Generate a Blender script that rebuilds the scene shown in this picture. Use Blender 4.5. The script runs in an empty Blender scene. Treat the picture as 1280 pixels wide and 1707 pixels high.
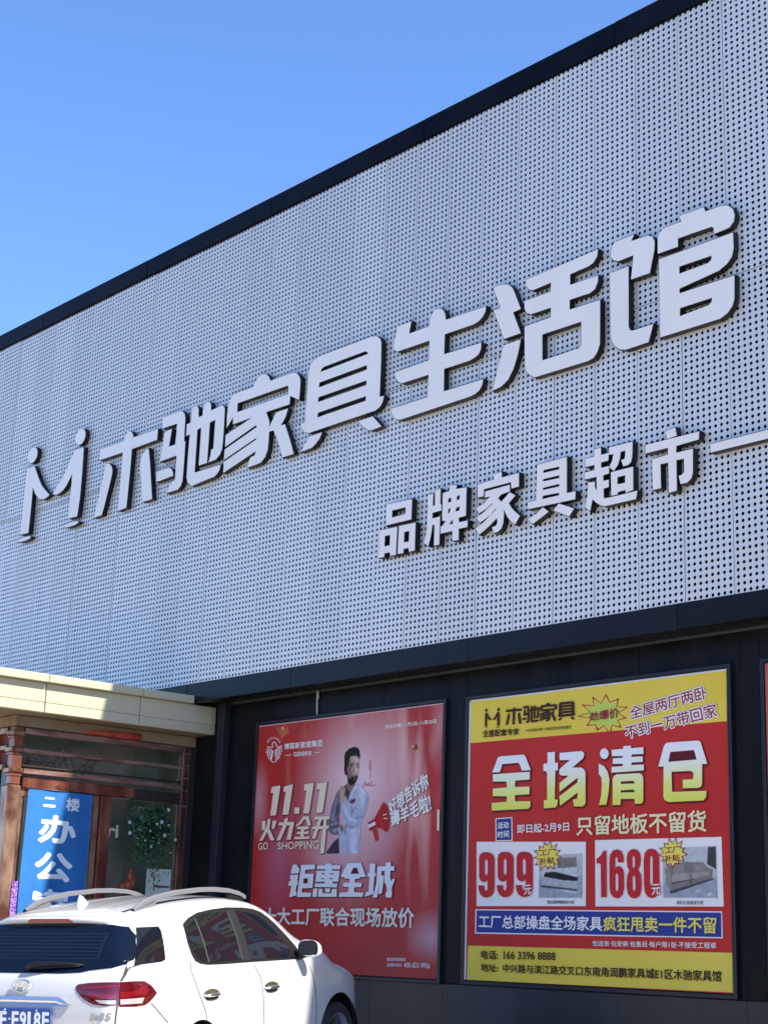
import bpy, bmesh, math, random
from mathutils import Vector, Matrix
from mathutils.geometry import tessellate_polygon
from mathutils.bvhtree import BVHTree

CAM_R, CAM_U, CAM_F = (0.660873, 0.749784, 0.032714), (0.171579, -0.193380, 0.966004), (-0.730621, 0.632793, 0.256447)
FOCAL = 2731.49

SC = bpy.context.scene
COL = SC.collection
R = math.radians
random.seed(7)

# ------------------------------------------------------------------ camera, sky, sun, exposure
EYE = 1.43
cam_data = bpy.data.cameras.new('camera')
cam = bpy.data.objects.new('camera', cam_data)
COL.objects.link(cam)
cr, cu, cf = (Vector(CAM_R), Vector(CAM_U), Vector(CAM_F))
m = Matrix((cr, cu, -cf)).transposed().to_4x4()
m.translation = (0, 0, EYE)
cam.matrix_world = m
cam_data.sensor_fit = 'VERTICAL'
cam_data.sensor_height = 36.0
cam_data.lens = 36.0 * FOCAL / 1707.0
cam_data.clip_start = 0.05
cam_data.clip_end = 2000
SC.camera = cam

TO_SUN = Vector((4.6, 1.0, 5.4)).normalized()
sun_el = math.asin(TO_SUN.z)
sun_az = math.atan2(TO_SUN.x, TO_SUN.y)
world = bpy.data.worlds.new('World')
SC.world = world
world.use_nodes = True
wn = world.node_tree
bg = wn.nodes['Background']
sky = wn.nodes.new('ShaderNodeTexSky')
sky.sky_type = 'NISHITA'
sky.sun_disc = False
sky.sun_elevation = sun_el
sky.sun_rotation = sun_az
sky.air_density = 0.7
sky.dust_density = 0.0
sky.ozone_density = 9.0
wn.links.new(sky.outputs[0], bg.inputs[0])
bg.inputs[1].default_value = 0.105
sun_data = bpy.data.lights.new('sun', 'SUN')
sun_data.energy = 3.0
sun_data.angle = R(0.53)
sun_data.color = (1.0, 0.95, 0.86)
sun = bpy.data.objects.new('sun', sun_data)
COL.objects.link(sun)
sun.rotation_euler = TO_SUN.to_track_quat('Z', 'Y').to_euler()
sun.location = (10, 0, 20)
vs = SC.view_settings
vs.view_transform = 'Standard'
vs.look = 'None'
vs.exposure = 1.85
vs.gamma = 1.0
SC.cycles.max_bounces = 8

# ------------------------------------------------------------------ materials
MATS = {}
def mat(name, col, rough=0.5, metal=0.0, spec=0.5, coat=0.0, emis=None):
    if name in MATS:
        return MATS[name]
    mt = bpy.data.materials.new(name)
    mt.use_nodes = True
    b = mt.node_tree.nodes['Principled BSDF']
    b.inputs['Base Color'].default_value = (*col, 1)
    b.inputs['Roughness'].default_value = rough
    b.inputs['Metallic'].default_value = metal
    b.inputs['Specular IOR Level'].default_value = spec
    b.inputs['Coat Weight'].default_value = coat
    b.inputs['Coat Roughness'].default_value = 0.03
    MATS[name] = mt
    return mt

def nodes_of(mt):
    nt = mt.node_tree
    return nt, nt.nodes['Principled BSDF']

def noise_mix(mt, c1, c2, scale, detail=4.0, stretch=(1, 1, 1), lo=0.35, hi=0.65, rough=None, bump=0.0, coord='Object'):
    nt, b = nodes_of(mt)
    tc = nt.nodes.new('ShaderNodeTexCoord')
    mp = nt.nodes.new('ShaderNodeMapping')
    mp.inputs['Scale'].default_value = stretch
    nt.links.new(tc.outputs[coord], mp.inputs[0])
    n = nt.nodes.new('ShaderNodeTexNoise')
    n.inputs['Scale'].default_value = scale
    n.inputs['Detail'].default_value = detail
    nt.links.new(mp.outputs[0], n.inputs[0])
    cr_ = nt.nodes.new('ShaderNodeValToRGB')
    cr_.color_ramp.elements[0].position = lo
    cr_.color_ramp.elements[0].color = (*c1, 1)
    cr_.color_ramp.elements[1].position = hi
    cr_.color_ramp.elements[1].color = (*c2, 1)
    nt.links.new(n.outputs[0], cr_.inputs[0])
    nt.links.new(cr_.outputs[0], b.inputs['Base Color'])
    if rough:
        mr = nt.nodes.new('ShaderNodeMapRange')
        mr.inputs[3].default_value, mr.inputs[4].default_value = rough
        nt.links.new(n.outputs[0], mr.inputs[0])
        nt.links.new(mr.outputs[0], b.inputs['Roughness'])
    if bump:
        bp = nt.nodes.new('ShaderNodeBump')
        bp.inputs['Strength'].default_value = bump
        bp.inputs['Distance'].default_value = 0.01
        nt.links.new(n.outputs[0], bp.inputs['Height'])
        nt.links.new(bp.outputs[0], b.inputs['Normal'])
    return mt

def grad_mat(name, stops, rough=0.45):
    mt = mat(name, (1, 1, 1), rough)
    nt, b = nodes_of(mt)
    tc = nt.nodes.new('ShaderNodeTexCoord')
    sp = nt.nodes.new('ShaderNodeSeparateXYZ')
    nt.links.new(tc.outputs['Generated'], sp.inputs[0])
    cr_ = nt.nodes.new('ShaderNodeValToRGB')
    els = cr_.color_ramp.elements
    while len(els) < len(stops):
        els.new(0.5)
    for e, (p, c) in zip(els, stops):
        e.position = p
        e.color = (*c, 1)
    nt.links.new(sp.outputs['Z'], cr_.inputs[0])
    nt.links.new(cr_.outputs[0], b.inputs['Base Color'])
    return mt

def random_tint(mt, amount):
    nt, b = nodes_of(mt)
    oi = nt.nodes.new('ShaderNodeObjectInfo')
    hs = nt.nodes.new('ShaderNodeHueSaturation')
    mr = nt.nodes.new('ShaderNodeMapRange')
    mr.inputs[3].default_value = 1 - amount
    mr.inputs[4].default_value = 1 + amount
    nt.links.new(oi.outputs['Random'], mr.inputs[0])
    nt.links.new(mr.outputs[0], hs.inputs['Value'])
    src = b.inputs['Base Color'].links
    if src:
        nt.links.new(src[0].from_socket, hs.inputs['Color'])
    else:
        hs.inputs['Color'].default_value = b.inputs['Base Color'].default_value
    nt.links.new(hs.outputs[0], b.inputs['Base Color'])

# ------------------------------------------------------------------ object helpers
def tag(o, label=None, cat=None, group=None, kind=None):
    if label: o['label'] = label
    if cat: o['category'] = cat
    if group: o['group'] = group
    if kind: o['kind'] = kind
    return o

def thing(name, loc, label, cat, group=None):
    o = bpy.data.objects.new(name, None)
    o.empty_display_size = 0.3
    COL.objects.link(o)
    o.location = loc
    return tag(o, label, cat, group)

class MB:
    """collects shapes in world coordinates, then links them as one object"""
    def __init__(self):
        self.v, self.f, self.mi, self.mats = [], [], [], []
        self.smooth = []
    def midx(self, mt):
        if mt not in self.mats: self.mats.append(mt)
        return self.mats.index(mt)
    def add(self, vs_, fs, mt, smooth=False):
        o = len(self.v)
        k = self.midx(mt)
        self.v += [tuple(p) for p in vs_]
        for f in fs:
            self.f.append([i + o for i in f]); self.mi.append(k); self.smooth.append(smooth)
    def box(self, a, b, mt):
        (x0, y0, z0), (x1, y1, z1) = a, b
        x0, x1 = sorted((x0, x1)); y0, y1 = sorted((y0, y1)); z0, z1 = sorted((z0, z1))
        self.add([(x0,y0,z0),(x1,y0,z0),(x1,y1,z0),(x0,y1,z0),(x0,y0,z1),(x1,y0,z1),(x1,y1,z1),(x0,y1,z1)],
                 [(0,3,2,1),(4,5,6,7),(0,1,5,4),(1,2,6,5),(2,3,7,6),(3,0,4,7)], mt)
    def bbox(self, a, b, mt, c=0.006):
        """box with chamfered edges"""
        lo = [min(p, q) for p, q in zip(a, b)]; hi = [max(p, q) for p, q in zip(a, b)]
        bm = bmesh.new()
        bmesh.ops.create_cube(bm, size=1)
        for v in bm.verts:
            v.co = Vector([(lo[i] + hi[i]) / 2 + v.co[i] * (hi[i] - lo[i]) for i in range(3)])
        c = min(c, 0.4 * min(hi[i] - lo[i] for i in range(3)))
        bmesh.ops.bevel(bm, geom=list(bm.edges), offset=c, segments=1, affect='EDGES', profile=0.5)
        self.bm(bm, mt)
    def bm(self, bm, mt, smooth=False, M=None):
        bm.verts.index_update()
        vs_ = [(M @ v.co if M else v.co.copy()) for v in bm.verts]
        self.add(vs_, [[v.index for v in f.verts] for f in bm.faces], mt, smooth)
        bm.free()
    def prism(self, rings, y0, y1, mt, axis='y'):
        """polygon with holes in (x, z), extruded along y from y0 (front) to y1"""
        tris = tessellate_polygon([[Vector((p[0], p[1], 0)) for p in r] for r in rings])
        flat = [p for r in rings for p in r]
        n = len(flat)
        vs_ = [(p[0], y0, p[1]) for p in flat] + [(p[0], y1, p[1]) for p in flat]
        fs = []
        for t in tris:
            a, b, c = (flat[i] for i in t)
            ar = (b[0]-a[0])*(c[1]-a[1]) - (c[0]-a[0])*(b[1]-a[1])
            if abs(ar) < 1e-10: continue
            t = list(t) if ar > 0 else [t[0], t[2], t[1]]
            fs.append(t)                                   # faces -y
            fs.append([t[0]+n, t[2]+n, t[1]+n])
        o = 0
        for k, r in enumerate(rings):
            L = len(r)
            ccw = area(r) > 0
            if k > 0: ccw = not ccw
            for i in range(L):
                j = (i + 1) % L
                a, b = o+i, o+j
                # solid lies left of the walking direction when the outer ring is ccw
                if (area(r) > 0) == (k == 0): fs.append([a, a+n, b+n, b])
                else: fs.append([a, b, b+n, a+n])
            o += L
        self.add(vs_, fs, mt)
    def flat(self, pts, y, mt):
        """flat polygon in (x, z) facing -y"""
        tris = tessellate_polygon([[Vector((p[0], p[1], 0)) for p in pts]])
        fs = []
        for t in tris:
            a, b, c = (pts[i] for i in t)
            ar = (b[0]-a[0])*(c[1]-a[1]) - (c[0]-a[0])*(b[1]-a[1])
            fs.append(list(t) if ar > 0 else [t[0], t[2], t[1]])
        self.add([(p[0], y, p[1]) for p in pts], fs, mt)
    def tube(self, pts, r, mt, n=8, caps=True):
        pts = [Vector(p) for p in pts]
        rr = r if isinstance(r, (list, tuple)) else [r] * len(pts)
        vs_, fs = [], []
        for i, p in enumerate(pts):
            d = (pts[min(i+1, len(pts)-1)] - pts[max(i-1, 0)]).normalized()
            up = Vector((0, 0, 1)) if abs(d.z) < 0.9 else Vector((1, 0, 0))
            a = d.cross(up).normalized(); b = a.cross(d)
            for k in range(n):
                t = 2*math.pi*k/n
                vs_.append(p + rr[i]*(a*math.cos(t) + b*math.sin(t)))
        for i in range(len(pts)-1):
            for k in range(n):
                k2 = (k+1) % n
                fs.append([i*n+k, i*n+k2, (i+1)*n+k2, (i+1)*n+k])
        if caps:
            fs.append(list(range(n))[::-1]); fs.append([(len(pts)-1)*n+k for k in range(n)])
        self.add(vs_, fs, mt, True)
    def build(self, name, parent=None, loc=None, fix=False):
        me = bpy.data.meshes.new(name)
        base = Vector((0, 0, 0))
        if parent is not None:
            base = parent_world(parent)
        if loc is not None:
            base = Vector(loc)
        me.from_pydata([tuple(Vector(p) - base) for p in self.v], [], self.f)
        for mt in self.mats: me.materials.append(mt)
        me.polygons.foreach_set('material_index', self.mi)
        me.polygons.foreach_set('use_smooth', self.smooth)
        if fix:
            b = bmesh.new(); b.from_mesh(me); bmesh.ops.recalc_face_normals(b, faces=b.faces); b.to_mesh(me); b.free()
        me.update()
        o = bpy.data.objects.new(name, me)
        COL.objects.link(o)
        if parent is not None:
            o.parent = parent
        elif loc is not None:
            o.location = loc
        return o

def parent_world(o):
    v = Vector((0, 0, 0))
    while o is not None:
        if o.name == 'parked_suv': return Vector((0, 0, 0))      # car parts are written in the car's own frame
        v += o.location
        o = o.parent
    return v

def area(r):
    return 0.5*sum(r[i][0]*r[(i+1) % len(r)][1] - r[(i+1) % len(r)][0]*r[i][1] for i in range(len(r)))

def offset_ring(r, d):
    """grow (d > 0) the area enclosed by a ring"""
    s = 1 if area(r) > 0 else -1
    out = []
    L = len(r)
    for i in range(L):
        p0, p1, p2 = Vector(r[i-1]), Vector(r[i]), Vector(r[(i+1) % L])
        a = (p1-p0); b = (p2-p1)
        if a.length < 1e-6 or b.length < 1e-6:
            out.append(tuple(p1)); continue
        a.normalize(); b.normalize()
        na, nb = Vector((a.y, -a.x))*s, Vector((b.y, -b.x))*s
        k = na + nb
        q = 1 + na.dot(nb)
        q = max(q, 0.35)
        out.append(tuple(p1 + k*(d/q)))
    return out

def bilerp(q, s, t):
    """quad TL TR BR BL; s left-right, t bottom-top"""
    (a, b, c, d) = q
    top = (a[0]+(b[0]-a[0])*s, a[1]+(b[1]-a[1])*s)
    bot = (d[0]+(c[0]-d[0])*s, d[1]+(c[1]-d[1])*s)
    return (bot[0]+(top[0]-bot[0])*t, bot[1]+(top[1]-bot[1])*t)

TEXT_CACHE = {}
def text_mesh(s):
    """glyph outlines of the built-in font as flat triangles, unit box"""
    if s in TEXT_CACHE: return TEXT_CACHE[s]
    cu_ = bpy.data.curves.new('glyphs', 'FONT')
    cu_.body = s
    cu_.resolution_u = 3
    ob = bpy.data.objects.new('glyphs', cu_)
    COL.objects.link(ob)
    bpy.context.view_layer.update()
    me = bpy.data.meshes.new_from_object(ob.evaluated_get(bpy.context.evaluated_depsgraph_get()))
    vs_ = [(v.co.x, v.co.y) for v in me.vertices]
    fs = [list(p.vertices) for p in me.polygons]
    bpy.data.objects.remove(ob); bpy.data.curves.remove(cu_); bpy.data.meshes.remove(me)
    x0, x1 = min(p[0] for p in vs_), max(p[0] for p in vs_)
    y0, y1 = min(p[1] for p in vs_), max(p[1] for p in vs_)
    vs_ = [((p[0]-x0)/(x1-x0), (p[1]-y0)/(y1-y0)) for p in vs_]
    for f in fs:
        a, b, c = (vs_[i] for i in f[:3])
        if (b[0]-a[0])*(c[1]-a[1]) - (c[0]-a[0])*(b[1]-a[1]) < 0: f.reverse()
    TEXT_CACHE[s] = (vs_, fs)
    return TEXT_CACHE[s]

def put_text(mb, s, quad, fn, mt, shifts, lay0=0.0, dl=0.0001):
    """print a text into a quad; fn(a, b, layer) turns plane coordinates into a point; shifts give it weight"""
    vs_, fs = text_mesh(s)
    for k, (dx, dy) in enumerate(shifts):
        pts = []
        for (a, b) in vs_:
            x, z = bilerp(quad, a, b)
            pts.append(fn(x+dx, z+dy, lay0 + k*dl))
        mb.add(pts, fs, mt)

def weight(w):
    if w <= 0: return [(0, 0)]
    return [(0, 0)] + [(w*math.cos(t), w*math.sin(t)) for t in [math.pi/4*i for i in range(8)]]


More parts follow.
